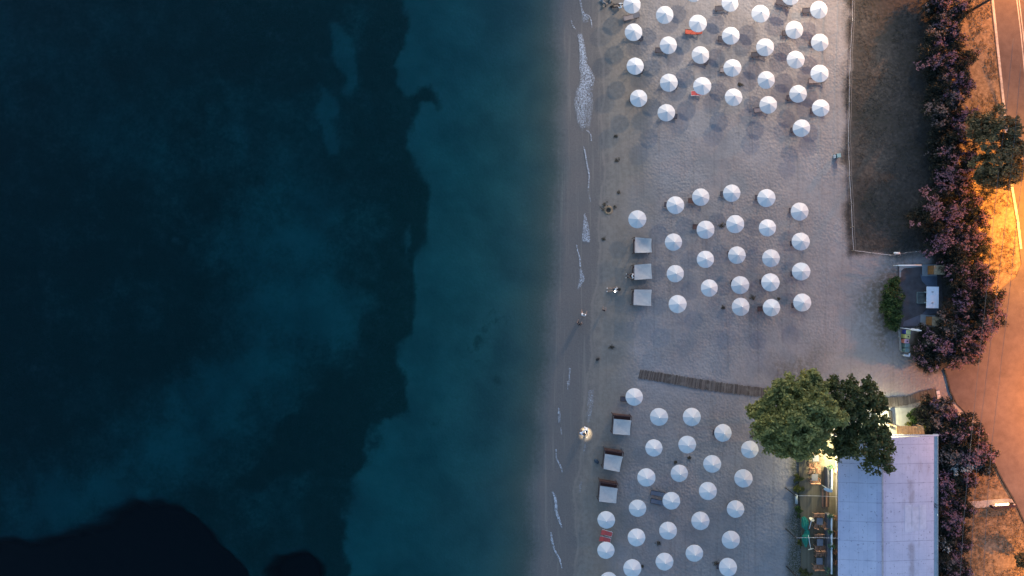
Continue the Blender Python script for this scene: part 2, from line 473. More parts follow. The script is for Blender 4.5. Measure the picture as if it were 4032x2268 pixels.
# ------------------------------------------------------------------ the sea: a body of absorbing water with a faintly rippled skin
def sea_mat():
    s = NT('sea_water'); g = s.geo()
    mp = s.n('ShaderNodeMapping'); mp.inputs['Scale'].default_value = (.40, 1.25, 1); mp.inputs['Rotation'].default_value = (0,0,R(-6))
    s.l(g, mp.inputs['Vector'])
    h = s.math('ADD', s.noise(mp.outputs[0], 1.5, 2, .5), s.math('MULTIPLY', s.noise(mp.outputs[0], 4.5, 2, .5), .3))
    bp = s.bump(h, .6, .15)
    tr = s.n('ShaderNodeBsdfTransparent'); tr.inputs[0].default_value = (.97,.98,.985,1)
    gl = s.n('ShaderNodeBsdfGlossy'); gl.inputs['Roughness'].default_value = .06; gl.inputs['Color'].default_value = (1,1,1,1)
    s.l(bp, gl.inputs['Normal'])
    fr = s.n('ShaderNodeFresnel'); fr.inputs['IOR'].default_value = 1.2; s.l(bp, fr.inputs['Normal'])
    m = s.n('ShaderNodeMixShader'); s.l(s.math('MULTIPLY', fr.outputs[0], s.math('SUBTRACT', 1, s.n('ShaderNodeNewGeometry').outputs['Backfacing'])), m.inputs[0]); s.l(tr.outputs[0], m.inputs[1]); s.l(gl.outputs[0], m.inputs[2])
    s.l(m.outputs[0], s.out.inputs['Surface'])
    va = s.n('ShaderNodeVolumeAbsorption')
    a = (.55, .100, .080); mx = 1.0
    va.inputs['Color'].default_value = (1-a[0]/mx, 1-a[1]/mx, 1-a[2]/mx, 1); va.inputs['Density'].default_value = mx
    s.l(va.outputs[0], s.out.inputs['Volume'])
    return s.mat
b = MB()
ys = list(np.arange(-1500, 1501, 1500/60.0))
b.box((-800+14, 0, -15.0), (1600, 3000, 30.0))
sea = b.build('sea', sea_mat()); tag(sea, kind='structure')

# ------------------------------------------------------------------ flat sheets: road, kerbs
def sheet(name, poly, mat, z, kind='structure', thick=None):
    bm = bmesh.new()
    vv = [bm.verts.new((*W(a, c, z), z)) for a, c in poly]
    f = bm.faces.new(vv)
    if f.normal.z < 0: f.normal_flip()
    f.normal_update()
    if f.normal.z < 0: bmesh.ops.reverse_faces(bm, faces=[f])
    if thick:
        r = bmesh.ops.extrude_face_region(bm, geom=[f])
        for e in r['geom']:
            if isinstance(e, bmesh.types.BMVert): e.co.z -= thick
        bmesh.ops.recalc_face_normals(bm, faces=bm.faces)
    bmesh.ops.triangulate(bm, faces=bm.faces)
    m2 = bpy.data.meshes.new(name); bm.to_mesh(m2); bm.free(); m2.materials.append(mat)
    o = bpy.data.objects.new(name, m2); COL.objects.link(o)
    if kind: tag(o, kind=kind)
    return o

def asphalt():
    s = NT('worn_asphalt'); g = s.geo()
    big = s.noise(g, .12, 5, .6); mid = s.noise(g, 1.2, 5, .65); fine = s.noise(g, 16, 3, .75)
    c = s.ramp(s.math('ADD', s.math('MULTIPLY', big, .6), s.math('MULTIPLY', mid, .4)), [(.36, (.080,.060,.054)), (.5, (.112,.086,.076)), (.66, (.148,.116,.10))])
    c = s.mix(s.math('MULTIPLY', s.smooth(fine, .5, .75), .35), c, (.20,.175,.15))
    c = s.mix(s.math('MULTIPLY', s.smooth(fine, .5, .25), .35), c, (.055,.047,.042))
    s.bsdf(c, .85, s.bump(fine, .35, .03), .2)
    return s.mat
M_ASPH = asphalt()
ASPH = [(3880,-500),(3901,0),(3946,420),(3975,723),(4001,868),(4022,1040),(4000,1090),(3950,1130),(3900,1230),(3860,1330),(3800,1415),(3716,1452),(3726,1470),(3742,1540),(3767,1592),
        (3842,1662),(3892,1782),(3952,1902),(3988,1962),(4034,2062),(4152,2268),(4400,2600),(9000,2600),(9000,-500)]
road = sheet('road', ASPH, M_ASPH, .56)
M_PAINT = simple('worn_road_paint', (.42,.39,.34), .8, .3, 3)
def ribbon(poly, w, z):
    """a strip along a pixel polyline -> (verts, faces)"""
    pts = [Vector((*W(a, c, z), z)) for a, c in poly]
    vs_ = []; fs_ = []
    for i, p in enumerate(pts):
        t = (pts[min(i+1,len(pts)-1)] - pts[max(i-1,0)]).normalized()
        nrm = Vector((-t.y, t.x, 0))
        ww = w[i] if hasattr(w, '__len__') else w
        vs_ += [p + nrm*ww/2, p - nrm*ww/2]
    for i in range(len(pts)-1): fs_.append((2*i, 2*i+1, 2*i+3, 2*i+2))
    return vs_, fs_
bm_ = MB().add(*ribbon([(3893,-300),(3909,0),(3954,420),(3983,723),(4008,868),(4021,980)], .28, .566))
bm_.add(*ribbon([(3990,-200),(4004,0),(4020,130),(4046,400),(4080,700)], .13, .566)); bm_.add(*ribbon([(3999,-200),(4013,0),(4029,130),(4056,400),(4090,700)], .13, .566))
tag(bm_.build('road_marking', M_PAINT), kind='structure')
M_KERB = simple('kerb_concrete', (.26,.24,.22), .9, .2, 3)
kb = MB()
def kerb(poly, w, h, z0=.5):
    vs_, fs_ = ribbon(poly, w, z0)
    top = [q + Vector((0,0,h)) for q in vs_]
    n = len(vs_)
    f2 = [tuple(i+n for i in f) for f in fs_]
    for i in range(0, n-2, 2):
        f2 += [(i, i+2, i+2+n, i+n), (i+1+n, i+3+n, i+3, i+1)]
    kb.add(vs_ + top, f2)
kerb([(3718,1458),(3726,1480),(3740,1540),(3764,1590),(3800,1626)], .16, .13)
kerb([(3842,1662),(3892,1782),(3952,1902),(3988,1962),(4034,2062),(4152,2268)], .16, .13)
tag(kb.build('kerb', simple('dark_kerb', (.05,.045,.04), .9, .3, 3)), kind='structure')
pav = sheet('pavement', [(3744,1582),(3768,1594),(3806,1628),(3846,1664),(3868,1712),(3830,1690),(3780,1640),(3736,1600)], simple('pale_pavement', (.34,.30,.27), .9, .15, 2), .59, thick=.2)
path_sheet = sheet('path', [(3436,1612),(3520,1606),(3600,1604),(3640,1640),(3600,1690),(3560,1720),(3440,1720),(3400,1745),(3290,1760),(3290,1700),(3330,1640)], simple('courtyard_concrete', (.36,.35,.31), .85, .14, 1.5), .535)
strip_path = sheet('footway', [(3806,1976),(3860,1972),(3930,1966),(3965,1964),(3984,1966),(4000,1990),(3900,1997),(3846,2000)], simple('footway_concrete', (.33,.30,.265), .85, .12, 2), .60, thick=.2)

# ------------------------------------------------------------------ shared materials
s_ = NT('white_canvas'); c_ = s_.coord('Object'); oi = s_.n('ShaderNodeObjectInfo')
mp_ = s_.n('ShaderNodeVectorMath', operation='ADD'); s_.l(c_, mp_.inputs[0]); s_.l(oi.outputs['Location'], mp_.inputs[1])
k_ = s_.mix(oi.outputs['Random'], (.48,.475,.48), (.54,.54,.545))
k_ = s_.mix(s_.math('MULTIPLY', s_.smooth(s_.noise(mp_.outputs[0], 1.4, 4, .6), .52, .75), .30), k_, (.56,.54,.52))
s_.bsdf(k_, .85, s_.bump(s_.noise(c_, 6, 3), .12, .03), .2); M_CANVAS = s_.mat
M_POLE = simple('white_pole_metal', (.70,.70,.70), .4, .05, 4, .5)
M_WOOD_DK = simple('dark_stained_wood', (.048,.028,.027), .7, .3, 5)
M_WOOD = simple('teak_wood', (.33,.17,.10), .6, .25, 6)
M_WOOD_GREY = simple('weathered_boards', (.17,.14,.115), .85, .35, 3)
M_STEEL = simple('galvanised_steel', (.45,.47,.49), .45, .12, 8, .5)
M_GREYCLOTH = simple('grey_sling_fabric', (.095,.115,.155), .8, .12, 8)
M_DARKCLOTH = simple('dark_sling_fabric', (.055,.055,.07), .8, .15, 8)
M_MAUVECLOTH = simple('faded_mauve_fabric', (.22,.19,.19), .8, .12, 8)
M_RED = simple('red_sling_fabric', (.42,.075,.075), .75, .12, 8)
M_RED2 = simple('orange_red_fabric', (.45,.085,.05), .75, .12, 8)
M_BROWNCLOTH = simple('red_brown_fabric', (.085,.050,.046), .8, .15, 8)
M_TABLE = simple('grey_table_top', (.15,.15,.165), .55, .12, 4)
M_ROPE = simple('pale_rope_and_rail', (.12,.112,.108), .8, .2, 5)
M_CREAM = simple('cream_canvas', (.36,.355,.35), .85, .07, 4, .2)
M_BLACK = simple('black_paint', (.018,.018,.02), .6, .2, 6)
M_CONC = simple('grey_concrete', (.22,.215,.22), .9, .18, 2)
M_CONC_DK = simple('dark_wet_concrete', (.060,.055,.060), .75, .3, 1.2)
M_CONC_BL = simple('pale_smooth_concrete', (.20,.225,.24), .7, .14, 2)

ORD = ['first','second','third','fourth','fifth','sixth','seventh','eighth','ninth','tenth']

# ------------------------------------------------------------------ parasols
Z1 = lambda a, b: (2200 + .46584*a, .46584*b)
Z2 = lambda a, b: (2200 + .46584*a, 600 + .46584*b)
Z3 = lambda a, b: (2200 + .46584*a, 1200 + .46584*b)
Z4 = lambda a, b: (2200 + .46584*a, 1593 + .46584*b)
UP = [[(612,35),(632,273),(646,560),(678,828)], [(895,118),(918,376),(928,695),(915,958)], [(1140,-59),(1177,202),(1191,470),(1218,731)],
      [(1438,38),(1458,300),(1477,577),(1475,828)], [(1708,125),(1747,399),(1750,666),(1773,886)], [(1960,-35),(1987,252),(2002,510),(2025,788),(2059,1070)],
      [(2196,82),(2207,358),(2215,630),(2223,915)]]
MID = [[(672,556)], [(986,448),(969,755),(986,1025),(1005,1283)], [(1197,377),(1233,648),(1241,906),(1264,1150)],
       [(1465,338),(1489,600),(1511,867),(1541,1120),(1529,1306)], [(1762,377),(1767,642),(1791,895),(1796,1110),(1799,1316)], [(2030,499),(2051,760),(2061,1012),(2061,1272)]]
LOW = [[(416,972),(402,1225),(412,1483)], [(863,100),(806,370),(748,618),(674,870),(654,1125),(621,1388)], [(1124,112),(1090,333),(1019,576),(956,814),(928,1071),(897,1328)],
       [(1380,241),(1310,500),(1263,738),(1200,990),(1154,1247),(1165,1512)], [(1615,382),(1570,631),(1503,887),(1455,1140),(1431,1393)]]
RIM = 2.05; RC = 1.055; RISE = .45
def parasol_parts(root):
    # eight flat panels bowed out to a round rim
    mb = MB(); n = 8; sub = 4
    vs_ = [(0,0,RIM+RISE)]
    edge_ = []
    for i in range(n):
        a0 = 2*math.pi*i/n
        for k in range(sub):
            a = a0 + 2*math.pi/n*k/sub
            rr = RC*(1 - .012*math.sin(math.pi*k/sub))
            # height on the plane through apex and both rib ends
            chord = math.cos(math.pi/n)/max(math.cos(a - a0 - math.pi/n), .01)
            edge_.append((rr*math.cos(a), rr*math.sin(a), RIM + RISE - RISE*(rr/RC)/chord))
    for i in range(n):
        seg = [edge_[(i*sub+k) % (n*sub)] for k in range(sub+1)]
        o = len(mb.v)
        mb.add([vs_[0]] + seg, [(0, k+1, k+2) for k in range(sub)])
        mb.add([(p[0],p[1],p[2]) for p in seg] + [(p[0]*1.004,p[1]*1.004,p[2]-.055) for p in seg], [(k+1, k, k+1+sub, k+2+sub) for k in range(sub)])
    mb.build('canopy', M_CANVAS, root)
    MB().lathe([(.035,RIM+RISE-.01),(.05,RIM+RISE+.012),(.03,RIM+RISE+.05),(.012,RIM+RISE+.10),(.0,RIM+RISE+.11)], n=10).build('finial', M_POLE, root)
    MB().tube([(0,0,-.35),(0,0,RIM+RISE-.02)], .024, 10).build('pole', M_POLE, root)
    rb = MB()
    for i in range(n):
        a = 2*math.pi*i/n
        rb.tube([(0.03*math.cos(a),.03*math.sin(a),RIM+RISE-.05),(RC*.97*math.cos(a),RC*.97*math.sin(a),RIM-.01)], .008, 5)
        rb.tube([(0.03*math.cos(a),.03*math.sin(a),RIM-.1),(RC*.5*math.cos(a),RC*.5*math.sin(a),RIM+RISE*.48-.03)], .007, 5)
    rb.build('rib_frame', M_STEEL, root)
    MB().lathe([(.045,RIM-.13),(.05,RIM-.06),(.045,RIM-.05)], n=10).build('slider', M_BLACK, root)
PROTO = None
PAR = {}
def colname(k, n):
    return 'the column nearest the sea' if k == 0 else ('the column nearest land' if k == n-1 else f'the {ORD[k]} column from the sea')
def place_parasol(key, px, py, label, i):
    global PROTO
    p = G(px, py, RIM)
    rz = random.uniform(0, math.pi/4) if key[0] != 'l' else random.uniform(-.25,.45)
    rot = (R(random.gauss(0,2.2)), R(random.gauss(0,2.2)), rz)
    s = random.uniform(.97, 1.03)
    if PROTO is None:
        PROTO = thing('beach_parasol', label, 'parasol', p, rz, 'white parasols set out on the sand'); parasol_parts(PROTO)
        PROTO.rotation_euler = rot; o = PROTO
    else:
        o = dup(PROTO, p, rz, label, rot=rot, scale=(s,s,1))
    PAR[key] = (o, px, py)
for cl, name, Zf in ((UP,'upper',Z1), (MID,'middle',Z2), (LOW,'lower',Z4)):
    for k, colm in enumerate(cl):
        for j, (a, b_) in enumerate(colm):
            if name == 'middle' and k == 0:
                lab = 'lone white parasol just above the three canopied daybeds of the middle cluster'
            else:
                lab = f'white parasol, {ORD[j]} from the top in {colname(k, len(cl))}, {name} cluster'
            place_parasol((name[0], k, j), *Zf(a, b_), lab, j)
place_parasol(('x', 0, 0), *Z3(637, 786), 'lone white parasol at the seaward end of the boardwalk, above the lower cluster', 0)

# ------------------------------------------------------------------ sun loungers
def lounger_parts(root, cloth, frame, length=1.9):
    L = length; w = .62; h = .30
    fr = MB()
    for s in (-1, 1): fr.box((L/2, s*(w/2-.02), h), (L, .04, .05))
    fr.box((.02, 0, h), (.04, w-.08, .05)); fr.box((L-.02, 0, h), (.04, w-.08, .05))
    fr.build('frame', frame, root)
    for x in (.18, L-.25):
        for s in (-1, 1):
            MB().box((x, s*(w/2-.03), (h-.03)/2), (.045, .045, h-.03)).build('leg', frame, root)
    sl = MB(); n = 8; vs_ = []; fs_ = []
    x1 = L*.66
    for i in range(n+1):
        t = i/n; z = h+.03 - .025*math.sin(math.pi*t)
        vs_ += [(.03+x1*t, -w/2+.045, z), (.03+x1*t, w/2-.045, z)]
    for i in range(n): fs_.append((2*i, 2*i+2, 2*i+3, 2*i+1))
    sl.add(vs_, fs_); sl.add([(q[0],q[1],q[2]-.02) for q in vs_], [f[::-1] for f in fs_])
    sl.build('sling_seat', cloth, root)
    ang = R(24); bk = MB()
    bl = L*.40
    bk.box((x1+.05+math.cos(ang)*bl/2, 0, h+.05+math.sin(ang)*bl/2), (bl, w-.05, .03), Euler((0,-ang,0)))
    bk.build('backrest', cloth, root)
LP = {}
def lounger(kind, px, py, ang, label):
    cloth, frame, L = {'dark':(M_DARKCLOTH,M_WOOD_DK,1.9), 'grey':(M_GREYCLOTH,M_BLACK,1.95), 'mauve':(M_MAUVECLOTH,M_WOOD_DK,1.9),
                    'red':(M_RED,M_STEEL,1.35), 'orange':(M_RED2,M_WOOD_DK,1.9), 'brown':(M_BROWNCLOTH,M_WOOD_DK,1.9)}[kind]
    p = G(px, py, .3)
    if kind not in LP:
        o = thing('sun_lounger', label, 'sun lounger', p, R(ang), 'sun loungers under and beside the parasols')
        lounger_parts(o, cloth, frame, L); LP[kind] = o
    else:
        dup(LP[kind], p, R(ang), label)
def under(key):
    n = {'u':(UP,'upper'),'m':(MID,'middle'),'l':(LOW,'lower')}[key[0]]
    return f'{ORD[key[2]]} parasol from top, {colname(key[1], len(n[0])).replace("the ","")}, {n[1]} cluster'
# foot end in photo pixels, direction of the head end (degrees, 0 = towards land)
for kind, Zf, a, b_, ang, key in [
    ('dark',Z1,1322,72,4,('u',3,0)), ('dark',Z1,2060,88,2,('u',6,0)), ('dark',Z1,1838,10,-18,('u',5,0)),
    ('dark',Z1,712,330,165,('u',0,1)), ('dark',Z1,1345,322,-8,('u',3,1)), ('dark',Z1,1888,280,4,('u',5,1)), ('dark',Z1,815,422,-4,('u',1,1)),
    ('dark',Z1,1628,462,3,('u',4,1)), ('dark',Z1,1262,532,160,('u',2,2)), ('mauve',Z1,2112,686,3,('u',6,2)), ('mauve',Z1,1362,592,2,('u',3,2)),
    ('dark',Z1,715,606,158,('u',0,2)), ('dark',Z1,1928,826,5,('u',5,3)), ('dark',Z1,596,838,-3,('u',0,3)), ('mauve',Z1,1650,934,8,('u',4,3)), ('dark',Z1,1002,985,172,('u',1,3)),
    ('dark',Z1,1960,1100,2,('u',5,4)), ('dark',Z1,2120,352,-4,('u',6,1)), ('dark',Z1,1005,735,160,('u',1,2)), ('dark',Z1,2125,938,4,('u',6,3)),
    ('dark',Z2,892,440,-4,('m',1,0)), ('brown',Z2,1094,406,-5,('m',2,0)), ('dark',Z2,1366,350,0,('m',3,0)), ('dark',Z2,1660,380,-2,('m',4,0)), ('brown',Z2,1132,628,-3,('m',2,1)),
    ('dark',Z2,1956,770,2,('m',5,1)), ('dark',Z2,1452,1098,-6,('m',3,3)), ('dark',Z2,1698,1094,3,('m',4,3)), ('brown',Z2,1680,1324,2,('m',4,4)), ('dark',Z2,1968,1296,4,('m',5,3)), ('dark',Z2,1960,1028,2,('m',5,2)),
    ('dark',Z2,1428,856,0,('m',3,2)), ('dark',Z2,1945,490,-3,('m',5,0)),
    ('dark',Z4,1302,238,-4,('l',3,0)), ('dark',Z4,1422,860,-8,('l',4,2)), ('dark',Z4,1335,1368,-4,('l',4,4))]:
    adj = {'dark':'dark','mauve':'faded mauve','brown':'red brown'}[kind]
    lounger(kind, *Zf(a, b_), ang, f'{adj} lounger under {under(key)}')
lounger('orange', *Z1(1068,268), -3, 'bright orange red lounger poking out below a parasol, the upper of two red ones')
lounger('red', *Z1(1118,788), 0, 'bright red lounger poking out below a parasol in the upper cluster')
lounger('mauve', *Z1(545,158), 12, 'dusty mauve lounger in the open just below the topmost parasol nearest the sea')
lounger('dark', *Z3(520,796), -2, 'dark lounger poking out from the lone parasol beside the boardwalk end')
lounger('grey', *Z4(776,742), -11, 'blue grey lounger, upper of the pair jutting from a lower cluster parasol')
lounger('grey', *Z4(776,812), -11, 'blue grey lounger, lower of the pair jutting from a lower cluster parasol')
lounger('red', *Z4(452,1100), 164, 'red lounger, upper of the two between the parasols nearest the sea')
lounger('red', *Z4(438,1152), 166, 'red lounger, lower of the two between the parasols nearest the sea')

# ------------------------------------------------------------------ canopied daybeds
M_BACK = simple('umber_boards', (.030,.016,.016), .85, .25, 5, .1)
def daybed(c, label, back=False, sag=.05, seed=0):
    """c: four canopy corners in photo pixels (top-left, top-right, bottom-right, bottom-left)"""
    H = 2.05
    P = [G(a, b_, H) for a, b_ in c]
    ctr = sum(P, Vector())/4; ctr.z = tz(ctr.x, ctr.y)
    t = thing('canopied_daybed', label, 'daybed', ctr, 0, 'canopied daybeds near the waterline')
    Q = [Vector((p.x-ctr.x, p.y-ctr.y, H)) for p in P]
    def at(u, v, z):
        q = (Q[0]*(1-u)+Q[1]*u)*(1-v) + (Q[3]*(1-u)+Q[2]*u)*v
        return Vector((q.x, q.y, z))
    n = 18; vs_ = []; fs_ = []
    for j in range(n+1):
        for i in range(n+1):
            u, v = i/n, j/n
            z = H - sag*math.sin(math.pi*u)*math.sin(math.pi*v)*1.5
            du = min(u, 1-u); dv = min(v, 1-v)
            # puckers running in from the corners
            for cu, cv in ((0,0),(1,0),(1,1),(0,1)):
                a = math.atan2(abs(v-cv), abs(u-cu)+1e-6); r = math.hypot(u-cu, v-cv)
                z += .022*math.sin(a*9 + seed*2 + cu*3)*math.exp(-r*3.2)*min(1, r*6)
            z += .012*mnoise.noise(Vector((u*3+seed, v*3, 0)))
            uu = u + (.035 if seed % 2 == 0 else .015)*math.sin(math.pi*v)*(-(u**6) if True else 0)
            vs_.append(at(uu, v, z))
    for j in range(n):
        for i in range(n):
            a = j*(n+1)+i
            fs_.append((a, a+n+1, a+n+2, a+1))
    MB().add(vs_, fs_, 0, True).build('canopy', M_CREAM, t)
    y0 = -.23 if back else .0
    for u, v in ((.0,y0),(1.,y0),(1.,1.),(.0,1.)):
        MB().box(at(u, v, H/2-.03), (.075, .075, H-.06)).build('post', M_WOOD_DK, t)
    for (u0,v0),(u1,v1) in (((0,y0),(1,y0)),((1,y0),(1,1)),((1,1),(0,1)),((0,1),(0,y0))):
        a = at(u0, v0, H-.05); b_ = at(u1, v1, H-.05); d = b_-a
        MB().box((a+b_)/2, (d.length+.07, .055, .06), Euler((0,0,math.atan2(d.y,d.x)))).build('top_rail', M_WOOD_DK, t)
    def slab(u0, v0, u1, v1, z0, z1, name, mat):
        k = [at(u0,v0,z0),at(u1,v0,z0),at(u1,v1,z0),at(u0,v1,z0)]
        k2 = [q + Vector((0,0,z1-z0)) for q in k]
        MB().add(k+k2, [(0,1,2,3),(7,6,5,4),(0,4,5,1),(1,5,6,2),(2,6,7,3),(3,7,4,0)]).build(name, mat, t)
    slab(.05, y0+.07, .95, .95, .12, .30, 'bed_platform', M_WOOD_DK)
    slab(.09, y0+.20, .91, .92, .302, .45, 'mattress', M_MAUVECLOTH)
    if back:
        slab(.03, y0+.02, .97, y0+.06, .30, 1.35, 'backrest', M_WOOD_DK)
        slab(.03, y0+.02, .97, .0+.02, 1.60, 1.66, 'back_shelf', M_BACK)
        slab(.62, y0+.06, .90, y0+.22, .452, .60, 'pillow', M_MAUVECLOTH)
    return t
daybed([(2501,934),(2567,939),(2568,994),(2500,996)], 'grey canopied daybed with a sagging crooked cloth, topmost of the middle three', False, .16, 0)
daybed([(2498,1043),(2565,1037),(2569,1098),(2498,1102)], 'canopied daybed with creased cloth and a person seated at its seaward edge', False, .07, 1)
daybed([(2497,1140),(2567,1140),(2565,1205),(2494,1201)], 'canopied daybed with smooth cloth, lowest of the middle three', False, .05, 3)
daybed([(2417,1649),(2487,1656),(2482,1715),(2413,1708)], 'canopied daybed with dark wooden back, topmost of the lower three', True, .07, 4)
daybed([(2382,1787),(2453,1799),(2440,1859),(2376,1846)], 'tilted canopied daybed with dark wooden back, middle of the lower three', True, .07, 5)
daybed([(2363,1913),(2433,1924),(2427,1983),(2358,1974)], 'canopied daybed with dark wooden back just above a lower cluster parasol', True, .05, 7)

# ------------------------------------------------------------------ boardwalks
def boardwalk(top, bot, label, step=.118):
    T = [Vector((*W(a, b_, .5), 0)) for a, b_ in top]; B = [Vector((*W(a, b_, .5), 0)) for a, b_ in bot]
    def along(pl, t):
        L = [0]
        for i in range(len(pl)-1): L.append(L[-1]+(pl[i+1]-pl[i]).length)
        d = t*L[-1]
        for i in range(len(pl)-1):
            if d <= L[i+1] or i == len(pl)-2:
                return pl[i].lerp(pl[i+1], (d-L[i])/(L[i+1]-L[i]))
    Lt = sum((T[i+1]-T[i]).length for i in range(len(T)-1))
    n = int(Lt/step); mb = MB(); tint = []
    for i in range(n):
        t = (i+.5)/n
        a = along(T, t); b_ = along(B, t)
        a = a + (a-b_).normalized()*random.uniform(-.05,.07); b_ = b_ + (b_-a).normalized()*random.uniform(-.05,.07)
        a.z = tz(a.x, a.y)+.075; b_.z = tz(b_.x, b_.y)+.075
        d = b_-a; c = (a+b_)/2 + Vector((0,0,random.uniform(-.012,.012)))
        k0 = len(mb.v)
        mb.box(c, (d.length, step*random.uniform(.74,.90), .035), Euler((0,0,math.atan2(d.y,d.x)+random.uniform(-.012,.012))))
        tv = random.random()
        if random.random() < .1: tv *= .2
        tint += [tv]*(len(mb.v)-k0)
    for pl, q in ((T, B), (B, T)):
        pts = []
        for i in range(24):
            a = along(pl, i/23); b_ = along(q, i/23); p = a.lerp(b_, .18); p.z = tz(p.x,p.y)+.03; pts.append(p)
        k0 = len(mb.v)
        mb.tube(pts, .025, 5); tint += [.2]*(len(mb.v)-k0)
    mb.att['tint'] = tint
    o = mb.build('boardwalk', M_BOARDW); tag(o, label, 'boardwalk', 'wooden boardwalks across the sand')
s_ = NT('weathered_slats'); g_ = s_.geo()
c_ = s_.mix(s_.attr('tint'), (.070,.056,.048), (.150,.123,.107))
c_ = s_.mix(s_.math('MULTIPLY', s_.smooth(s_.noise(g_, 1.3, 4, .6), .5, .75), .5), c_, (.235,.21,.185))
s_.bsdf(c_, .85, s_.bump(s_.noise(g_, 14, 3), .3, .02), .2); M_BOARDW = s_.mat
boardwalk([Z3(690,548),Z3(900,580),Z3(1150,622),Z3(1400,662),Z3(1650,693),Z3(1850,715),(3110,1542),(3170,1550)],
          [Z3(672,622),Z3(890,655),Z3(1150,706),Z3(1400,741),Z3(1650,770),Z3(1800,785),(3105,1577),(3170,1585)],
          'long straight slatted boardwalk running from the sand under the big tree')
boardwalk([(3330,1560),(3400,1567),(3470,1568),(3530,1562),(3575,1560),(3620,1542),(3650,1534),(3684,1531)],
          [(3330,1596),(3400,1600),(3500,1602),(3560,1597),(3620,1580),(3690,1566)],
          'curving slatted boardwalk between the big tree and the roadside')
for px, py, lab in ((3694,1546,'pale square slab at the landward boardwalk end, the upper one'), (3697,1562,'pale square slab at the landward boardwalk end, the lower one')):
    p = G(px, py, .1)
    mb = MB().box((0,0,.06), (.42,.44,.12), taper=.96); o = mb.build('stepping_slab', simple('pale_slab', (.62,.58,.56), .85, .06, 3)); o.location = p; o.rotation_euler = (0,0,R(10))
    tag(o, lab, 'slab', 'pale slabs at the boardwalk end')

# ------------------------------------------------------------------ garden fence, bin
def fence(name, pts, label, h=1.0, post_step=2.6, rail=.06, m_rail=M_ROPE):
    P = [G(a, b_, h) for a, b_ in pts]
    root = thing(name, label, 'fence', P[0], 0)
    o = P[0]
    Q = [p - o + Vector((0,0,h)) for p in P]
    sm = [Q[0]]
    for a, b_ in zip(Q[:-1], Q[1:]):
        for i in range(1, 7):
            q = a.lerp(b_, i/6); q = q + Vector((random.uniform(-.03,.03), random.uniform(-.03,.03), random.uniform(-.02,.02))); sm.append(q)
    MB().tube(sm, rail/2, 7).build('top_rail', m_rail, root)
    MB().tube([q - Vector((0,0,h*.5)) for q in sm], .02, 5).build('wire', M_STEEL, root)
    for a, b_ in zip(P[:-1], P[1:]):
        n = max(1, int((b_-a).length/post_step))
        for i in range(n):
            q = a.lerp(b_, i/n) - o
            MB().tube([(q.x,q.y,-.3),(q.x,q.y,h-.01)], .045, 7).build('post', M_WOOD_GREY, root)
    return root
fence('garden_fence', [(3369,-120),(3364,80),(3358,180),(3351,400),(3349,560),(3354,690),(3360,800),(3369,985),(3440,994),(3520,1005),(3548,998),(3600,992),(3652,986)],
      'thin pale rail fence round the dark weedy garden')

p = G(3303, 612, .9)
t = thing('litter_bin', 'small teal litter bin with pale front standing by the garden fence', 'bin', p, R(8))
MB().box((0,0,.42), (.42,.42,.84), taper=1.12).build('body', simple('dark_teal_plastic', (.03,.06,.07), .5, .1, 4), t)
MB().box((0.02,0,.875), (.50,.48,.07), taper=.9).build('lid', simple('teal_plastic', (.17,.28,.29), .5, .1, 4), t)
MB().box((-.30,0,.40), (.09,.40,.55), Euler((0,R(-8),0))).build('front_panel', simple('pale_panel', (.5,.55,.58), .6, .06, 4), t)

p = G(3530, 997, .9)
t = thing('white_flag', 'white rolled flag lying across the bottom rail of the garden fence', 'flag', p, R(-4))
MB().tube([(-.44,0,1.05),(-.30,.01,1.08),(0,0,1.10),(.30,0,1.06)], [.05,.12,.13,.10], 8).build('cloth', M_CANVAS, t)
MB().tube([(.22,.26,1.0),(.32,.02,1.07),(.50,-.22,.95),(.62,-.40,.0)], .03, 6).build('stake', M_MAUVECLOTH, t)

# ------------------------------------------------------------------ washing terrace
TER = [(3537,1044),(3632,1040),(3700,1036),(3712,1170),(3706,1246),(3640,1284),(3538,1290)]
ter = sheet('terrace', TER, M_CONC_DK, .60, thick=.14)
sheet('terrace_edging', [(3541,1047),(3632,1044),(3632,1050),(3560,1056),(3548,1066),(3548,1090),(3541,1095)], M_CONC_BL, .606)
sheet('terrace_drain', [(3624,1080),(3640,1087),(3690,1087),(3690,1130),(3652,1130),(3630,1106)], simple('blue_grey_screed', (.075,.10,.14), .7, .2, 1.5), .606)
sheet('terrace_apron', [(3555,1284),(3560,1265),(3632,1236),(3655,1213),(3690,1214),(3690,1233),(3630,1240),(3632,1282)], simple('grey_screed', (.095,.10,.125), .75, .2, 1.5), .607)
def booth(px, py, label, rz=0):
    p = G(px, py, 0)
    t = thing('wooden_booth', label, 'booth', p, R(rz))
    MB().box((-.15,0,.10), (1.75,1.45,.14)).build('base_slab', M_CONC_BL, t)
    for y in (-.5, .5):
        for x in (-.35, .78): MB().box((x,y,.81), (.08,.08,1.27)).build('post', M_WOOD_DK, t)
    fr = MB()
    for k in range(9): fr.box((-.40, -.46+k*.115, .78), (.03,.105,1.15))
    fr.build('front_panel', simple('orange_brown_boards', (.25,.115,.035), .7, .25, 5), t)
    tp = MB()
    for k in range(10): tp.box((-.36+k*.128, 0, 1.47), (.112, 1.12, .035))
    tp.build('slatted_top', simple('tan_slats', (.27,.21,.13), .8, .25, 5), t)
    return t
booth(3662, 1064, 'brown wooden shower booth with tan slatted top at the upper end of the terrace')
booth(3655, 1263, 'brown wooden shower booth with tan slatted top at the lower end of the terrace', -2)
p = G(3672, 1171, .95)
t = thing('washing_table', 'white stone washing table with two taps on the dark terrace', 'table', p, R(-1))
MB().box((0,0,.93), (1.45,2.60,.09)).build('table_top', simple('white_stone', (.62,.64,.68), .6, .08, 2), t)
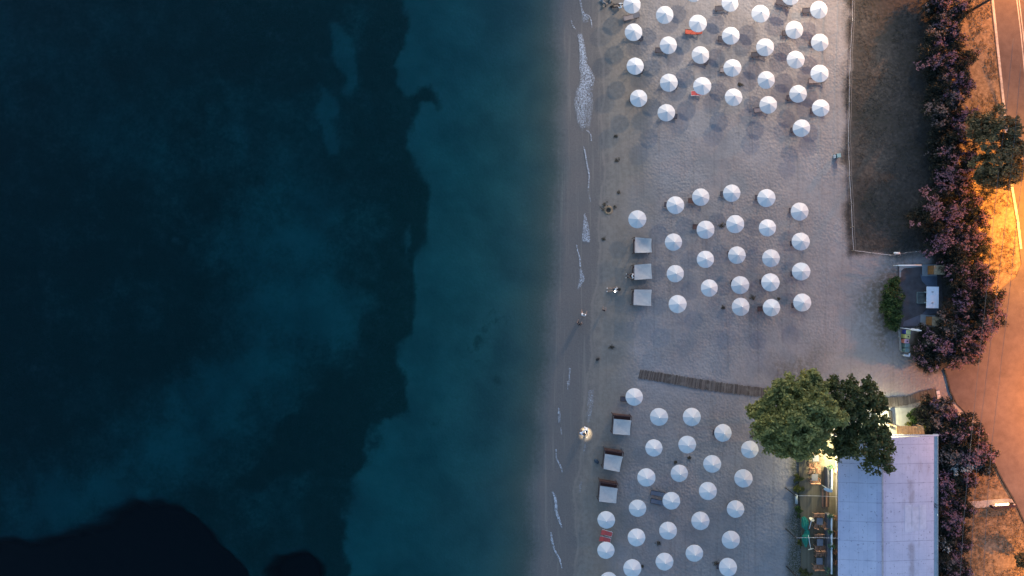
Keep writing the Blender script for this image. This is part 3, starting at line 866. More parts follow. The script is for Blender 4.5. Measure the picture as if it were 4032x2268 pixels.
for y in (-.62, .62):
    MB().box((-.1,y,.44), (.9,.16,.88)).build('leg', simple('greenish_concrete', (.24,.30,.30), .8, .15, 3), t)
for y in (-.66, .66):
    mb = MB().lathe([(.001,.978),(.10,.978),(.115,.985),(.10,.99),(.001,.982)], (0.0,y,0), 14)
    mb.build('basin', M_STEEL, t)
    MB().tube([(-.18,y,.975),(-.18,y,1.10),(-.10,y,1.13),(-.03,y,1.09)], .022, 7).build('tap', M_BLACK, t)
p = G(3624, 1172, 0)
t = thing('foot_basin', 'shallow greenish foot basin in front of the white washing table', 'basin', p)
bs = MB()
for x, y, sx, sy in ((0,.66,1.1,.1),(0,-.66,1.1,.1),(-.52,0,.1,1.24)): bs.box((x,y,.17), (sx,sy,.14))
bs.build('rim', simple('mossy_concrete', (.12,.15,.145), .85, .25, 3), t)
MB().box((0,0,.125), (.98,1.22,.03)).build('tray', simple('mossy_tray', (.085,.10,.098), .8, .3, 3), t)
for pts, lab in (([(3536,1045),(3628,1044)], 'white beam along the upper edge of the washing terrace'),):
    a, b_ = [G(*q, 1.0) for q in pts]; a.z += 1.0; b_.z += 1.0
    mb = MB(); mb.tube([a, b_], .07, 8)
    for q in (a, b_, (a+b_)/2): mb.tube([(q.x,q.y,.45),(q.x,q.y,q.z-.05)], .04, 7)
    o = mb.build('white_handrail', M_POLE); tag(o, lab, 'handrail')
a = G(3537, 1289, .9); b_ = G(3637, 1303, 2.4)
t = thing('rolled_parasol', 'rolled white parasol leaning above the recycling bins', 'parasol', a)
v = b_ + Vector((0,0,2.0)) - a
MB().tube([Vector((0,0,.02)), v*.5, v], .04, 7).build('pole', M_POLE, t)
MB().tube([v*.58, v*.66, v*.78, v*.86, v*.99], [.05,.13,.12,.15,.05], 9).build('cloth', M_CANVAS, t)
MB().box((0,0,.03), (.4,.4,.06)).build('base', M_CONC, t)
p = G(3575, 1401, 1.2)
t = thing('white_signpost', 'short white signpost at the bottom end of the row of bins', 'post', p, R(-10))
MB().tube([(0,0,-.1),(.0,0,1.05)], .06, 8).build('post', M_POLE, t)
MB().box((-.1,0,1.10), (.75,.22,.10), Euler((0,R(10),0))).build('arm', M_CANVAS, t)
MB().box((.24,.17,1.05), (.16,.34,.10)).build('bracket', simple('pale_blue_paint', (.45,.53,.62), .6, .1, 4), t)
w_ = fence('low_bin_screen', [(3541,1293),(3545,1330),(3549,1383)], 'pale blue screen along the seaward side of the recycling bins', .5, 1.2, .10, M_CONC_BL)
w_['category'] = 'screen'

def bin_(px, py, body, lid, hole, label, first=[None]):
    p = G(px, py, 0); t = thing('recycling_bin', label, 'bin', p, R(-4), 'row of recycling bins')
    cb = simple('bin_body', body, .5, .1, 4); cl = simple('bin_lid', lid, .5, .1, 4)
    MB().box((0,0,.53), (.46,.46,.94), taper=1.08).build('body', cb, t)
    MB().box((0,0,1.035), (.55,.51,.07), taper=.88).build('lid', cl, t)
    if hole: MB().lathe([(.001,1.074),(.09,1.074),(.095,1.072)], (.05,0,0), 14).build('hole_rim', M_BLACK, t)
    MB().tube([(.27,-.2,.98),(.31,-.2,1.0),(.31,.2,1.0),(.27,.2,.98)], .018, 6).build('handle', cb, t)
    for s in (-1,1): MB().lathe([(.02,-.03),(.085,-.03),(.085,.03),(.02,.03)], n=10).build('wheel', M_BLACK, t).matrix_local = Matrix.Translation((.22,s*.2,.085)) @ Matrix.Rotation(R(90),4,'X')
bin_(3558, 1306, (.05,.06,.28), (.38,.42,.20), False, 'recycling bin with blue body and pale yellow green lid, topmost of the row')
bin_(3555, 1323, (.42,.42,.14), (.44,.40,.17), True, 'recycling bin with yellow body and yellow lid with a round hole')
bin_(3551, 1341, (.36,.12,.09), (.40,.24,.30), True, 'recycling bin with red body and pink lid with a round hole')
bin_(3553, 1358, (.06,.11,.11), (.11,.17,.17), False, 'dark green bin just below the pink lidded recycling bin')
bin_(3553, 1376, (.06,.11,.11), (.11,.17,.17), False, 'dark green bin, lowest of the row of recycling bins')

# ------------------------------------------------------------------ beach bar building
Hw = 3.1; Hr = 3.75
BX0 = W(3300, 1800, Hw)[0]; BX1 = W(3676, 1800, Hw)[0]; BXM = W(3475, 1900, Hr)[0]
BY1 = W(3400, 1718, Hw)[1]; BY0 = W(3400, 2420, Hw)[1]
g0 = .5
bar = thing('beach_bar', 'long beach bar building with low pitched blue grey metal roof under the tree', 'building', ((BX0+BX1)/2, (BY0+BY1)/2, g0), 0)
cx, cy = (BX0+BX1)/2, (BY0+BY1)/2
def roofmat():
    s = NT('painted_roof_sheets'); g = s.geo()
    sx = s.n('ShaderNodeSeparateXYZ'); s.l(g, sx.inputs[0])
    def lines(sock, per, wid, off=0.0):
        f = s.math('FRACT', s.math('DIVIDE', s.math('ADD', sock, 1000+off), per))
        return s.math('LESS_THAN', s.math('ABSOLUTE', s.math('SUBTRACT', f, .5)), wid/per/2)
    big = s.noise(g, .35, 5, .6); mid = s.noise(g, 1.6, 5, .65); fine = s.noise(g, 12, 3, .7)
    base = s.mix(s.smooth(big, .35, .68), (.40,.40,.49), (.47,.46,.545))
    # each sheet its own shade
    cell = s.n('ShaderNodeTexWhiteNoise', noise_dimensions='2D')
    cmb = s.n('ShaderNodeCombineXYZ')
    s.l(s.math('FLOOR', s.math('DIVIDE', s.math('ADD', sx.outputs['X'], 1000), 1.02)), cmb.inputs[0]); s.l(s.math('FLOOR', s.math('DIVIDE', s.math('ADD', sx.outputs['Y'], 1000), 2.28)), cmb.inputs[1])
    s.l(cmb.outputs[0], cell.inputs['Vector'])
    base = s.mix(s.math('MULTIPLY', cell.outputs['Value'], .22), base, (.54,.53,.60))
    # rust and dirt blotches on the landward half
    mp = s.n('ShaderNodeMapping'); mp.inputs['Scale'].default_value = (1.6,.55,1); s.l(g, mp.inputs['Vector'])
    rs = s.noise(mp.outputs[0], .55, 5, .6)
    right = s.smooth(sx.outputs['X'], BXM+1.5, BXM+2.8)
    base = s.mix(s.math('MULTIPLY', s.math('MULTIPLY', s.smooth(rs, .56, .72), right), .5), base, (.26,.22,.23))
    base = s.mix(s.math('MULTIPLY', s.smooth(mid, .52, .75), .25), base, (.22,.22,.28))
    # rust streaks below the two vents on the landward slope
    bx_ = s.math('SUBTRACT', 1, s.smooth(s.math('ABSOLUTE', s.math('SUBTRACT', s.math('ADD', sx.outputs['X'], s.math('MULTIPLY', s.math('SUBTRACT', mid, .5), .9)), W(3588,1900,3.4)[0])), .15, .62))
    mpv = s.n('ShaderNodeMapping'); mpv.inputs['Scale'].default_value = (.9,.8,1); s.l(g, mpv.inputs['Vector'])
    base = s.mix(s.math('MULTIPLY', s.math('MULTIPLY', bx_, s.smooth(s.noise(mpv.outputs[0], .62, 3, .5), .46, .62)), .5), base, (.20,.16,.155))
    # older, greyer sheets beside the ridge and a finer grid on the landward half
    rdg = s.math('SUBTRACT', 1, s.smooth(s.math('ABSOLUTE', s.math('SUBTRACT', sx.outputs['X'], BXM-.15)), .5, .58))
    base = s.mix(s.math('MULTIPLY', s.math('MULTIPLY', rdg, s.math('LESS_THAN', sx.outputs['Y'], W(0,1935,3.5)[1])), .30), base, (.30,.29,.42))
    g2 = s.math('MULTIPLY', s.math('MAXIMUM', lines(sx.outputs['Y'], .76, .05), lines(sx.outputs['X'], .62, .04)), s.math('MULTIPLY', right, s.smooth(big, .42, .6)))
    base = s.mix(s.math('MULTIPLY', g2, .22), base, (.16,.15,.20))
    ln = s.math('MAXIMUM', s.math('MULTIPLY', lines(sx.outputs['Y'], 2.28, .09), .42), s.math('MULTIPLY', lines(sx.outputs['X'], 1.02, .05), .22))
    ln = s.math('MULTIPLY', ln, s.smooth(mid, .2, .6))
    base = s.mix(ln, base, (.12,.12,.17))
    sp = s.noise(g, 4.5, 1, .5)
    base = s.mix(s.math('MULTIPLY', s.smooth(sp, .69, .74), .6), base, (.08,.08,.11))
    rib = s.n('ShaderNodeTexWave', wave_type='BANDS', bands_direction='Y'); rib.inputs['Scale'].default_value = 2.2; s.l(g, rib.inputs['Vector'])
    h = s.math('ADD', s.math('MULTIPLY', rib.outputs['Fac'], .25), s.math('MULTIPLY', mid, .5))
    s.bsdf(base, .5, s.bump(h, .3, .03), .3)
    return s.mat
M_ROOF = roofmat()
rb = MB()
def slope(xa, za, xb, zb, y0, y1, th=.06):
    vs_ = [(xa-cx,y0-cy,za),(xb-cx,y0-cy,zb),(xb-cx,y1-cy,zb),(xa-cx,y1-cy,za)]
    vs_ += [(a,b_,c-th) for a,b_,c in vs_]
    rb.add(vs_, [(0,1,2,3),(7,6,5,4),(0,4,5,1),(1,5,6,2),(2,6,7,3),(3,7,4,0)])
slope(BX0, Hw-g0, BXM-.02, Hr-g0, BY0, BY1); slope(BXM+.02, Hr-g0, BX1-.0, Hw-g0+.05, BY0, BY1)
roof = rb.build('roof', M_ROOF, bar)
rc = MB(); rc.box((BXM-cx,0,Hr-g0+.06), (.13, BY1-BY0, .14)); rc.build('ridge_cap', simple('ridge_flashing', (.40,.36,.38), .5, .2, 2), roof)
M_RLIGHT = simple('backlit_rooflight', (.48,.475,.54), .35, .12, 2)
# rooflight sheets on the landward slope, light from inside put into their paler colour
def on_roof(x): return Hr-g0 + (Hw+.05-Hr)*(x-BXM)/(BX1-BXM)
for k in range(3):
    xa = BXM + 2.75 + k*.92; ya = W(3590, 1985 + (k % 2)*8, Hw)[1]; yb = W(3590, 2092 - k*5, Hw)[1]
    MB().add([(xa-cx,yb-cy,on_roof(xa)+.012),(xa+.86-cx,yb-cy,on_roof(xa+.86)+.012),(xa+.86-cx,ya-cy,on_roof(xa+.86)+.012),(xa-cx,ya-cy,on_roof(xa)+.012)], [(0,1,2,3)]).build('rooflight', M_RLIGHT, roof)
gt = MB(); gx0 = BX1+.02; gx1 = W(3691, 1800, Hw-.2)[0]
gt.box(((gx0+gx1)/2-cx, .1, Hw-g0-.16), (gx1-gx0, BY1-BY0+.3, .05)); gt.box((gx1-cx-.02, .1, Hw-g0-.11), (.04, BY1-BY0+.3, .14)); 
gt.build('eaves_gutter', simple('pale_blue_gutter', (.27,.33,.37), .5, .12, 2), roof)
MB().box((0.1, BY1-cy+.11, Hw-g0+.02), (BX1-BX0+.9, .16, .10)).build('verge_trim', simple('pale_trim', (.48,.50,.55), .5, .08, 3), roof)
M_WALL = simple('painted_wall', (.42,.41,.36), .85, .08, 2)
wl = MB(); wx0 = BX0+1.1; wx1 = BX1-.35
for c, sz in ((((wx0+wx1)/2-cx, BY1-cy-.35, (Hw-g0)/2-.05), (wx1-wx0, .2, Hw-g0-.14)), (((wx0+wx1)/2-cx, BY0-cy+.35, (Hw-g0)/2-.05), (wx1-wx0, .2, Hw-g0-.14)),
              ((wx1-cx-.1, 0, (Hw-g0)/2-.05), (.2, BY1-BY0-.92, Hw-g0-.14)), ((wx0-cx+.1, 0, .5), (.2, BY1-BY0-.92, 1.0))):
    wl.box(c, sz)
wl.build('wall', M_WALL, bar)
fl = MB(); fl.box(((wx0+wx1)/2-cx, 0, .04), (wx1-wx0-.42, BY1-BY0-1.15, .06)); fl.build('floor', M_CONC, bar)
for k in range(9):
    y = BY1-cy-1.2 - k*2.5
    MB().box((wx0-cx+.1, y, 1.75), (.14,.14,1.48)).build('post', M_WALL, bar)
MB().box((BX0-cx+.10, 0, Hw-g0-.16), (.16, BY1-BY0, .14)).build('eaves_beam', M_BLACK, bar)
# lean-to of brown boards on the end wall
lt = MB()
xa, ya = W(3530, 1700, 2.5); xb, yb = W(3640, 1698, 2.5)
for k in range(9):
    x = xa + (xb-xa)*(k+.5)/9
    lt.box((x-cx, BY1-cy+.60, 2.05-.10), ((xb-xa)/9*.9, .95, .04), Euler((R(-12),0,0)))
lt.build('lean_to_roof', simple('honey_boards', (.34,.22,.10), .7, .25, 4), bar)
for x in (xa+.1, xb-.1): MB().box((x-cx, BY1-cy+1.0, .98), (.09,.09,1.9)).build('post', M_WOOD, bar)

# dark partition and white gate post in the lit courtyard
a = G(3528, 1624, 1.5); b_ = G(3533, 1694, 1.5); d = b_-a
o = MB().box((0,0,.25), (d.length, .20, .5), Euler((0,0,math.atan2(d.y,d.x)))).build('partition', M_BLACK); o.location = (a+b_)/2
tag(o, 'dark narrow partition standing across the lit courtyard beside the bar', 'partition')
a = G(3447, 1634, 1.9); b_ = G(3446, 1672, 1.9); d = b_-a
t = thing('white_gate', 'bright white gate panel at the edge of the big tree', 'gate', (a+b_)/2, math.atan2(d.y,d.x))
MB().box((0,0,1.0), (d.length,.06,1.8)).build('panel', simple('white_gate_paint', (.75,.73,.66), .6, .04, 3), t)
for s in (-1,1): MB().box((s*(d.length/2+.05),0,1.0), (.09,.09,2.0)).build('post', M_POLE, t)

# ------------------------------------------------------------------ deck in front of the bar
def deckmat():
    s = NT('deck_boards'); g = s.geo(); sx = s.n('ShaderNodeSeparateXYZ'); s.l(g, sx.inputs[0])
    u = s.math('DIVIDE', s.math('ADD', sx.outputs['X'], 1000), .14)
    wn = s.n('ShaderNodeTexWhiteNoise', noise_dimensions='1D'); s.l(s.math('FLOOR', u), wn.inputs['W'])
    mp = s.n('ShaderNodeMapping'); mp.inputs['Scale'].default_value = (6,.6,1); s.l(g, mp.inputs['Vector'])
    gr = s.noise(mp.outputs[0], 1.5, 4, .6)
    c = s.mix(wn.outputs['Value'], (.105,.09,.060), (.150,.128,.087))
    c = s.mix(s.math('MULTIPLY', s.smooth(gr, .4, .7), .5), c, (.13,.11,.07))
    gap = s.math('LESS_THAN', s.math('FRACT', u), .09)
    c = s.mix(s.math('MULTIPLY', gap, .85), c, (.02,.018,.012))
    s.bsdf(c, .75, s.bump(gr, .2, .02), .25); return s.mat
sheet_o = sheet('deck', [(3152,1735),(3290,1735),(3290,2500),(3158,2500),(3156,2100),(3150,2000),(3146,1900)], deckmat(), .68, kind=None, thick=.14)
tag(sheet_o, 'wooden terrace deck of lengthwise boards along the seaward side of the bar', 'deck')
DZ = .68
def D(px, py, dz=0.0): return Vector((*W(px, py, DZ+dz), DZ))

def chair_parts(t):
    M1 = M_WOOD
    for x, y in ((-.25,-.25),(.25,-.25)): MB().box((x,y,.32), (.045,.045,.64)).build('leg', M1, t)
    for x in (-.25,.25): MB().box((x,.25,.44), (.045,.045,.88), Euler((R(-6),0,0))).build('leg', M1, t)
    st = MB()
    for k in range(5): st.box((0,-.2+k*.1,.44), (.44,.085,.025))
    st.build('seat', M1, t)
    bk = MB().box((0,.285,.74), (.50,.035,.30), Euler((R(-10),0,0))); bk.box((0,.30,.885), (.54,.05,.035), Euler((R(-10),0,0))); bk.build('backrest', M1, t)
    for s in (-1,1): MB().box((s*.265,0,.655), (.055,.56,.03)).build('armrest', M1, t)
CH = None
def chair(px, py, rz, label, group='wooden chairs at the deck tables'):
    global CH
    p = D(px, py, .5)
    if CH is None:
        CH = thing('wooden_armchair', label, 'chair', p, R(rz), group); chair_parts(CH)
    else: dup(CH, p, R(rz), label, group)
TB = None
def table(px, py, rz, label):
    global TB
    p = D(px, py, .74)
    if TB is None:
        TB = t = thing('square_table', label, 'table', p, R(rz), 'square grey tables on the deck')
        MB().box((0,0,.735), (.74,.80,.035)).build('table_top', M_TABLE, t)
        MB().box((0,0,.70), (.60,.62,.05)).build('apron', M_WOOD_DK, t)
        for x in (-.3,.3):
            for y in (-.3,.3): MB().box((x,y,.345), (.05,.05,.69)).build('leg', M_WOOD_DK, t)
    else: dup(TB, p, R(rz), label)
# set by set: backs away from the table
for name, tb, top, bot in (
    ('at the table half under the tree', (3212,1804,0), [(3199,1786,0),(3224,1787,0)], [(3195,1833,180),(3218,1832,180)]),
    ('at the grey table second from the tree', (3208,1880,0), [(3193,1858,-6),(3220,1856,0)], [(3198,1893,180),(3219,1893,180)]),
    ('at the grey table beside the satellite dish shadow', (3228,2053,-4), [(3213,2029,4),(3234,2029,0)], [(3215,2071,163),(3247,2070,205)]),
    ('at the grey table beside the green parasols', (3229,2136,0), [(3216,2111,0),(3235,2111,0)], [(3217,2158,180),(3238,2157,183)]),
    ('at the grey table lowest on the deck', (3227,2210,0), [(3220,2183,0),(3240,2182,0)], [(3212,2233,184),(3233,2233,180)])):
    table(tb[0], tb[1], tb[2], 'square grey table ' + {'at the table half under the tree':'half hidden by the big tree on the deck','at the grey table second from the tree':'on the deck, second from the big tree',
        'at the grey table beside the satellite dish shadow':'on the deck with two chairs turned askew below it','at the grey table beside the green parasols':'on the deck level with the green folded parasols','at the grey table lowest on the deck':'lowest on the deck'}[name])
    nm = name.replace('beside the satellite dish shadow', 'with the askew chairs')
    for i, (a, b_, r) in enumerate(top): chair(a, b_, r, f'wooden armchair, {"left" if i==0 else "right"} of the two above, {nm}')
    for i, (a, b_, r) in enumerate(bot): chair(a, b_, r, f'wooden armchair, {"left" if i==0 else "right"} of the two below, {nm}')
for i, (a, b_, r) in enumerate([(3293,1852,70),(3295,2036,110),(3294,2100,95),(3294,2172,85),(3294,2215,80)]):
    chair(a, b_, r, f'wooden armchair tucked half under the bar eaves, {ORD[i]} from the top', 'wooden armchairs half under the bar eaves')

# planter wall with a silver handrail and creepers
yA = D(3262,1838)[1]; yB = D(3262,2246)[1]
t = thing('planter_wall', 'long dark planter wall with a silver handrail and climbing plants on the deck', 'planter', (D(3261,1838,.5)[0], (yA+yB)/2, DZ))
L = yA-yB
y1a = D(3262,1918)[1] - (yA+yB)/2; y2a = D(3262,2018)[1] - (yA+yB)/2
M_PLW = simple('slate_grey_panel', (.10,.10,.115), .7, .15, 2)
MB().box((0,(L/2+y1a)/2,.45), (.46,L/2-y1a,.9)).build('wall', M_PLW, t); MB().box((0,(y2a-L/2)/2,.45), (.46,y2a+L/2,.9)).build('wall', M_PLW, t)
M_RAIL = simple('bright_rail_metal', (.62,.66,.70), .35, .06, 4, .5)
for ya, yb in ((L/2, y1a), (y2a, -L/2)):
    pts = [(.17 + .012*math.sin(k*1.3), ya+(yb-ya)*k/14, 1.05+.012*math.sin(k*2.1)) for k in range(15)]
    MB().tube(pts, [.10+.012*((k*7) % 3) for k in range(15)], 9).build('handrail', M_RAIL, t)
    for k in range(5):
        y = ya+(yb-ya)*(k+.5)/5
        MB().box((.17,y,.93), (.05,.05,.14)).build('bracket', M_STEEL, t)
planter = t
# satellite dish on a post
p = D(3261, 1926, 1.7)
t = thing('satellite_dish', 'tilted pale blue satellite dish on a post above the planter wall', 'satellite dish', p, R(-31))
mb = MB().lathe([(.001,0),(.2,.02),(.36,.06),(.50,.115),(.505,.105),(.36,.045),(.2,.005),(.001,-.015)], n=24)
o = mb.build('dish', simple('pale_blue_dish', (.33,.42,.52), .5, .06, 3), t); o.matrix_local = Matrix.Translation((0,0,1.75)) @ Matrix.Rotation(R(62), 4, 'X')
MB().tube([(0,.02,0),(0,.02,1.72)], .035, 8).build('post', M_STEEL, t)
MB().tube([(0,-.02,1.72),(0,-.32,1.95)], .015, 6).build('feed_arm', M_STEEL, t)
# low steps and rails beside it
st = thing('deck_steps', 'short run of dark timber steps with rails below the satellite dish', 'steps', D(3250, 1962, .2))
for k in range(4):
    MB().box((-.28+k*.22, 0, .06+k*.05), (.15, 2.1, .06)).build('tread', [M_WOOD, M_WOOD_DK][k % 2], st)
MB().tube([(-.42,1.0,0),(-.42,1.0,.85),(-.42,-1.0,.85),(-.42,-1.0,0)], .03, 6).build('side_rail', M_BLACK, st)

# two folded green parasols lying on the deck
M_GREEN = simple('green_canvas', (.012,.155,.105), .8, .22, 5)
def folded(ptop, pbot, disc, label, seed):
    a = D(*ptop, .6); b_ = D(*pbot, .6); d = D(*disc, .3)
    t = thing('folded_parasol', label, 'parasol', (a+b_)/2, 0, 'folded green parasols on the deck')
    o = (a+b_)/2
    va, vb, vd = a-o, b_-o, d-o
    n = 12; ax = (vb-va).normalized(); sd_ = Vector((-ax.y, ax.x, 0)); rnd = random.Random(seed)
    mb = MB(); rings = []
    m = 14
    for i in range(n+1):
        t_ = i/n; c = va.lerp(vb, t_) + Vector((0,0,.30 + .12*math.sin(t_*3)))
        c += sd_*.10*math.sin(t_*5+seed)
        r = .10 + .22*math.sin(math.pi*min(1, t_*1.05+.06))*(.8+.4*rnd.random())
        for k in range(m):
            aa = 2*math.pi*k/m
            rr = r*(1 + (.28 if k % 2 else -.18))
            mb.v.append(tuple(c + sd_*math.cos(aa)*rr*1.15 + Vector((0,0,1))*math.sin(aa)*rr*.75))
    for i in range(n):
        for k in range(m):
            q = i*m+k; q2 = i*m+(k+1) % m
            mb.f.append((q,q2,q2+m,q+m)); mb.m.append(0); mb.smooth.append(False)
    mb.f.append(tuple(range(m))[::-1]); mb.f.append(tuple(n*m+k for k in range(m))); mb.m += [0,0]; mb.smooth += [False]*2
    mb.build('canopy', M_GREEN, t)
    far = vd + Vector((0,0,.55)); near = (va if (vd-va).length > (vd-vb).length else vb)
    MB().tube([near.lerp(far, .25) + Vector((0,0,.42)), far], .035, 8).build('pole', M_POLE, t)
    dr = (far - near); dr.z = 0; dr.normalize()
    bs_ = MB().lathe([(.001,-.03),(.31,-.03),(.33,0),(.31,.03),(.001,.03)], n=22).build('base_plate', simple('cream_base', (.66,.60,.46), .6, .05, 3), t)
    q = (Vector((0,0,.5))+dr*.85).to_track_quat('Z', 'Y').to_matrix().to_4x4()
    bs_.matrix_local = Matrix.Translation(far) @ q
folded((3164,2040),(3184,2094), (3193,2042), 'folded green parasol with round cream base, upper of the two on the deck', 1)
folded((3180,2090),(3175,2158), (3189,2159), 'folded green parasol with round cream base, lower of the two on the deck', 2)

# poles and guy wires at the deck edge
polepts = [((3094,1921),(3134,1952),'uppermost'), ((3094,2082),(3134,2118),'middle'), ((3097,2231),(3139,2272),'lowest')]
ptops = []
for (a, c, lab) in polepts:
    g = G(*a, 0); H = 3.3
    tx, ty = W(*c, H+.5)
    o = thing('dark_pole', f'tall dark pole at the seaward edge of the deck, {lab} of three', 'pole', g, 0, 'dark poles along the deck edge')
    top = Vector((tx-g.x, ty-g.y, H))
    MB().tube([(0,0,-.3), top], [.075,.06], 8).build('shaft', M_BLACK, o)
    MB().lathe([(.08,-.05),(.08,.02),(.001,.05)], top, 8).build('cap', M_BLACK, o)
    ptops.append(g+top)
for tp_, y, lab in ((ptops[0], 1957, 'thin guy wire from the uppermost dark pole across the deck to the bar'), (ptops[1], 2120, 'thin guy wire from the middle dark pole across the deck to the bar')):
    e = Vector((*W(3300, y, Hw), Hw-.05))
    pts = [tp_.lerp(e, k/10) - Vector((0,0,.16*math.sin(math.pi*k/10))) for k in range(11)]
    o = MB().tube(pts, .018, 5).build('guy_wire', M_STEEL); tag(o, lab, 'wire')
p = G(3138, 1967, .4)
t = thing('windbreak_roll', 'pale rolled windbreak lying at the deck edge beside the uppermost dark pole', 'windbreak', p, R(92))
MB().tube([(-.55,0,.2),(.55,0,.2)], .17, 10).build('roll', simple('clear_vinyl', (.27,.31,.32), .4, .1, 3), t)
MB().tube([(-.62,0,.2),(.62,0,.2)], .03, 6).build('rod', M_STEEL, t)

# ------------------------------------------------------------------ vegetation
def leaf_cloud(centres, per, spread, size, up=.45, seed=0, aspect=.5, droop=0.0, fold=True):
    """many small leaf faces round cluster centres -> (verts, faces, tint) as arrays"""
    rs = np.random.RandomState(seed)
    C = np.repeat(np.asarray(centres, float)[:, :3], per, 0); N = len(C)
    off = rs.normal(0, 1, (N, 3)); off /= np.linalg.norm(off, axis=1)[:, None]
    off *= (rs.rand(N, 1)**.5)*spread
    off[:, 2] *= .75
    P = C + off
    nrm = rs.normal(0, 1, (N, 3)); nrm[:, 2] = np.abs(nrm[:, 2]) + up
    nrm /= np.linalg.norm(nrm, axis=1)[:, None]
    a = rs.normal(0, 1, (N, 3)); a -= nrm*(a*nrm).sum(1)[:, None]; a /= np.linalg.norm(a, axis=1)[:, None]
    b_ = np.cross(nrm, a)
    s = size*(.65+.7*rs.rand(N, 1))
    p0 = P - a*s; p1 = P + b_*s*aspect; p2 = P + a*s; p3 = P - b_*s*aspect
    V = np.stack([p0, p1, p2, p3], 1).reshape(-1, 3)
    F = np.arange(N*4).reshape(-1, 4)
    ctint = np.repeat(rs.rand(len(centres)), per)
    tint = np.clip(.55*ctint + .45*rs.rand(N), 0, 1)
    return V, F, np.repeat(tint, 4)

def cloud_mesh(name, parts, mats):
    V = []; F = []; T = []; M = []; o = 0
    for (v, f, t), mi in parts:
        V.append(v); F.append(f+o); T.append(t); M.append(np.full(len(f), mi)); o += len(v)
    V = np.concatenate(V); F = np.concatenate(F); T = np.concatenate(T); M = np.concatenate(M)
    me = bpy.data.meshes.new(name)
    me.vertices.add(len(V)); me.vertices.foreach_set('co', V.ravel())
    me.loops.add(F.size); me.loops.foreach_set('vertex_index', F.ravel())
    me.polygons.add(len(F)); me.polygons.foreach_set('loop_start', np.arange(len(F))*4)
    me.polygons.foreach_set('material_index', M.astype(np.int32))
    for m in (mats if isinstance(mats, list) else [mats]): me.materials.append(m)
    me.update(calc_edges=True)
    a = me.attributes.new('tint', 'FLOAT', 'POINT'); a.data.foreach_set('value', T.astype(np.float32))
    return me

def link(name, me, parent):
    o = bpy.data.objects.new(name, me); COL.objects.link(o); o.parent = parent; return o

def shell_points(blobs, n, rs, inner=.55, top=True):
    """cluster centres scattered through the outer part of a set of overlapping ellipsoids"""
    w = np.array([b_[3]**2 for b_ in blobs]); w = w/w.sum(); out = []
    while len(out) < n:
        b_ = blobs[rs.choice(len(blobs), p=w)]
        q = rs.normal(0, 1, 3); q /= np.linalg.norm(q)
        if q[2] < -.35: q[2] = -q[2]*.4
        r = b_[3]*(inner + (1-inner)*rs.rand()**.6)
        sq = b_[4] if len(b_) > 4 else .8
        out.append((b_[0]+q[0]*r, b_[1]+q[1]*r, b_[2]+q[2]*r*sq))
    return np.array(out)

M_BARK = simple('bark', (.085,.065,.05), .9, .3, 4)
M_LEAF_A = leafy('broad_leaves', (.085,.10,.030), (.34,.33,.115), .55, .40)
M_LEAF_B = leafy('darker_broad_leaves', (.026,.036,.011), (.11,.115,.036))
M_LEAF_P = leafy('pine_needles', (.060,.046,.020), (.23,.16,.07))
M_LEAF_O = leafy('oleander_leaves', (.007,.009,.006), (.026,.029,.018))
M_LEAF_G = leafy('bright_green_leaves', (.020,.040,.010), (.055,.095,.022))
M_LEAF_Y = leafy('yellow_green_leaves', (.05,.06,.012), (.16,.15,.03))

def tree(name, base_px, blobs_px, label, cat, mat, n_cl, per, leaf, spread, seed, trunk_r=.28, group=None):
    """blobs_px: list of (px, py, height, radius m [, squash])"""
    g = G(*base_px, 0); t = thing(name, label, cat, g, 0, group)
    bl = []
    for b_ in blobs_px:
        x, y = W(b_[0], b_[1], b_[2]); bl.append((x-g.x, y-g.y, b_[2]-g.z, b_[3], b_[4] if len(b_) > 4 else .75))
    rs = np.random.RandomState(seed)
    for b_ in list(bl):                       # side boughs break up the outline
        for k in range(3):
            q = rs.normal(0, 1, 3); q[2] = abs(q[2])*.5; q /= np.linalg.norm(q); rr = b_[3]*(.22+.16*rs.rand())
            bl.append((b_[0]+q[0]*b_[3]*1.02, b_[1]+q[1]*b_[3]*1.02, b_[2]+q[2]*b_[3]*.7, rr, .8))
    pts = shell_points(bl, n_cl, rs)
    link('crown', cloud_mesh(name+'_crown', [(leaf_cloud(pts, per, spread, leaf, .5, seed), 0)], mat), t)
    tr = MB(); hz = min(b_[2] for b_ in bl)*.55
    tr.tube([(0,0,-.3),(.05,.03,hz*.5),(.0,.08,hz)], [trunk_r*1.25, trunk_r, trunk_r*.85], 10)
    for b_ in bl[:len(blobs_px)]:
        mid = Vector((b_[0]*.45, b_[1]*.45, hz+(b_[2]-hz)*.5)) + Vector(rs.normal(0,.15,3))
        tr.tube([(0,.06,hz-.1), mid, (b_[0],b_[1],b_[2])], [trunk_r*.55, trunk_r*.33, trunk_r*.10], 7)
        for k in range(4):
            q = Vector((b_[0],b_[1],b_[2])) + Vector(rs.normal(0,1,3)).normalized()*b_[3]*.75
            tr.tube([mid.lerp(Vector(b_[:3]), .55), q], [trunk_r*.16, trunk_r*.04], 5)
    tr.build('trunk', M_BARK, t)
    return t

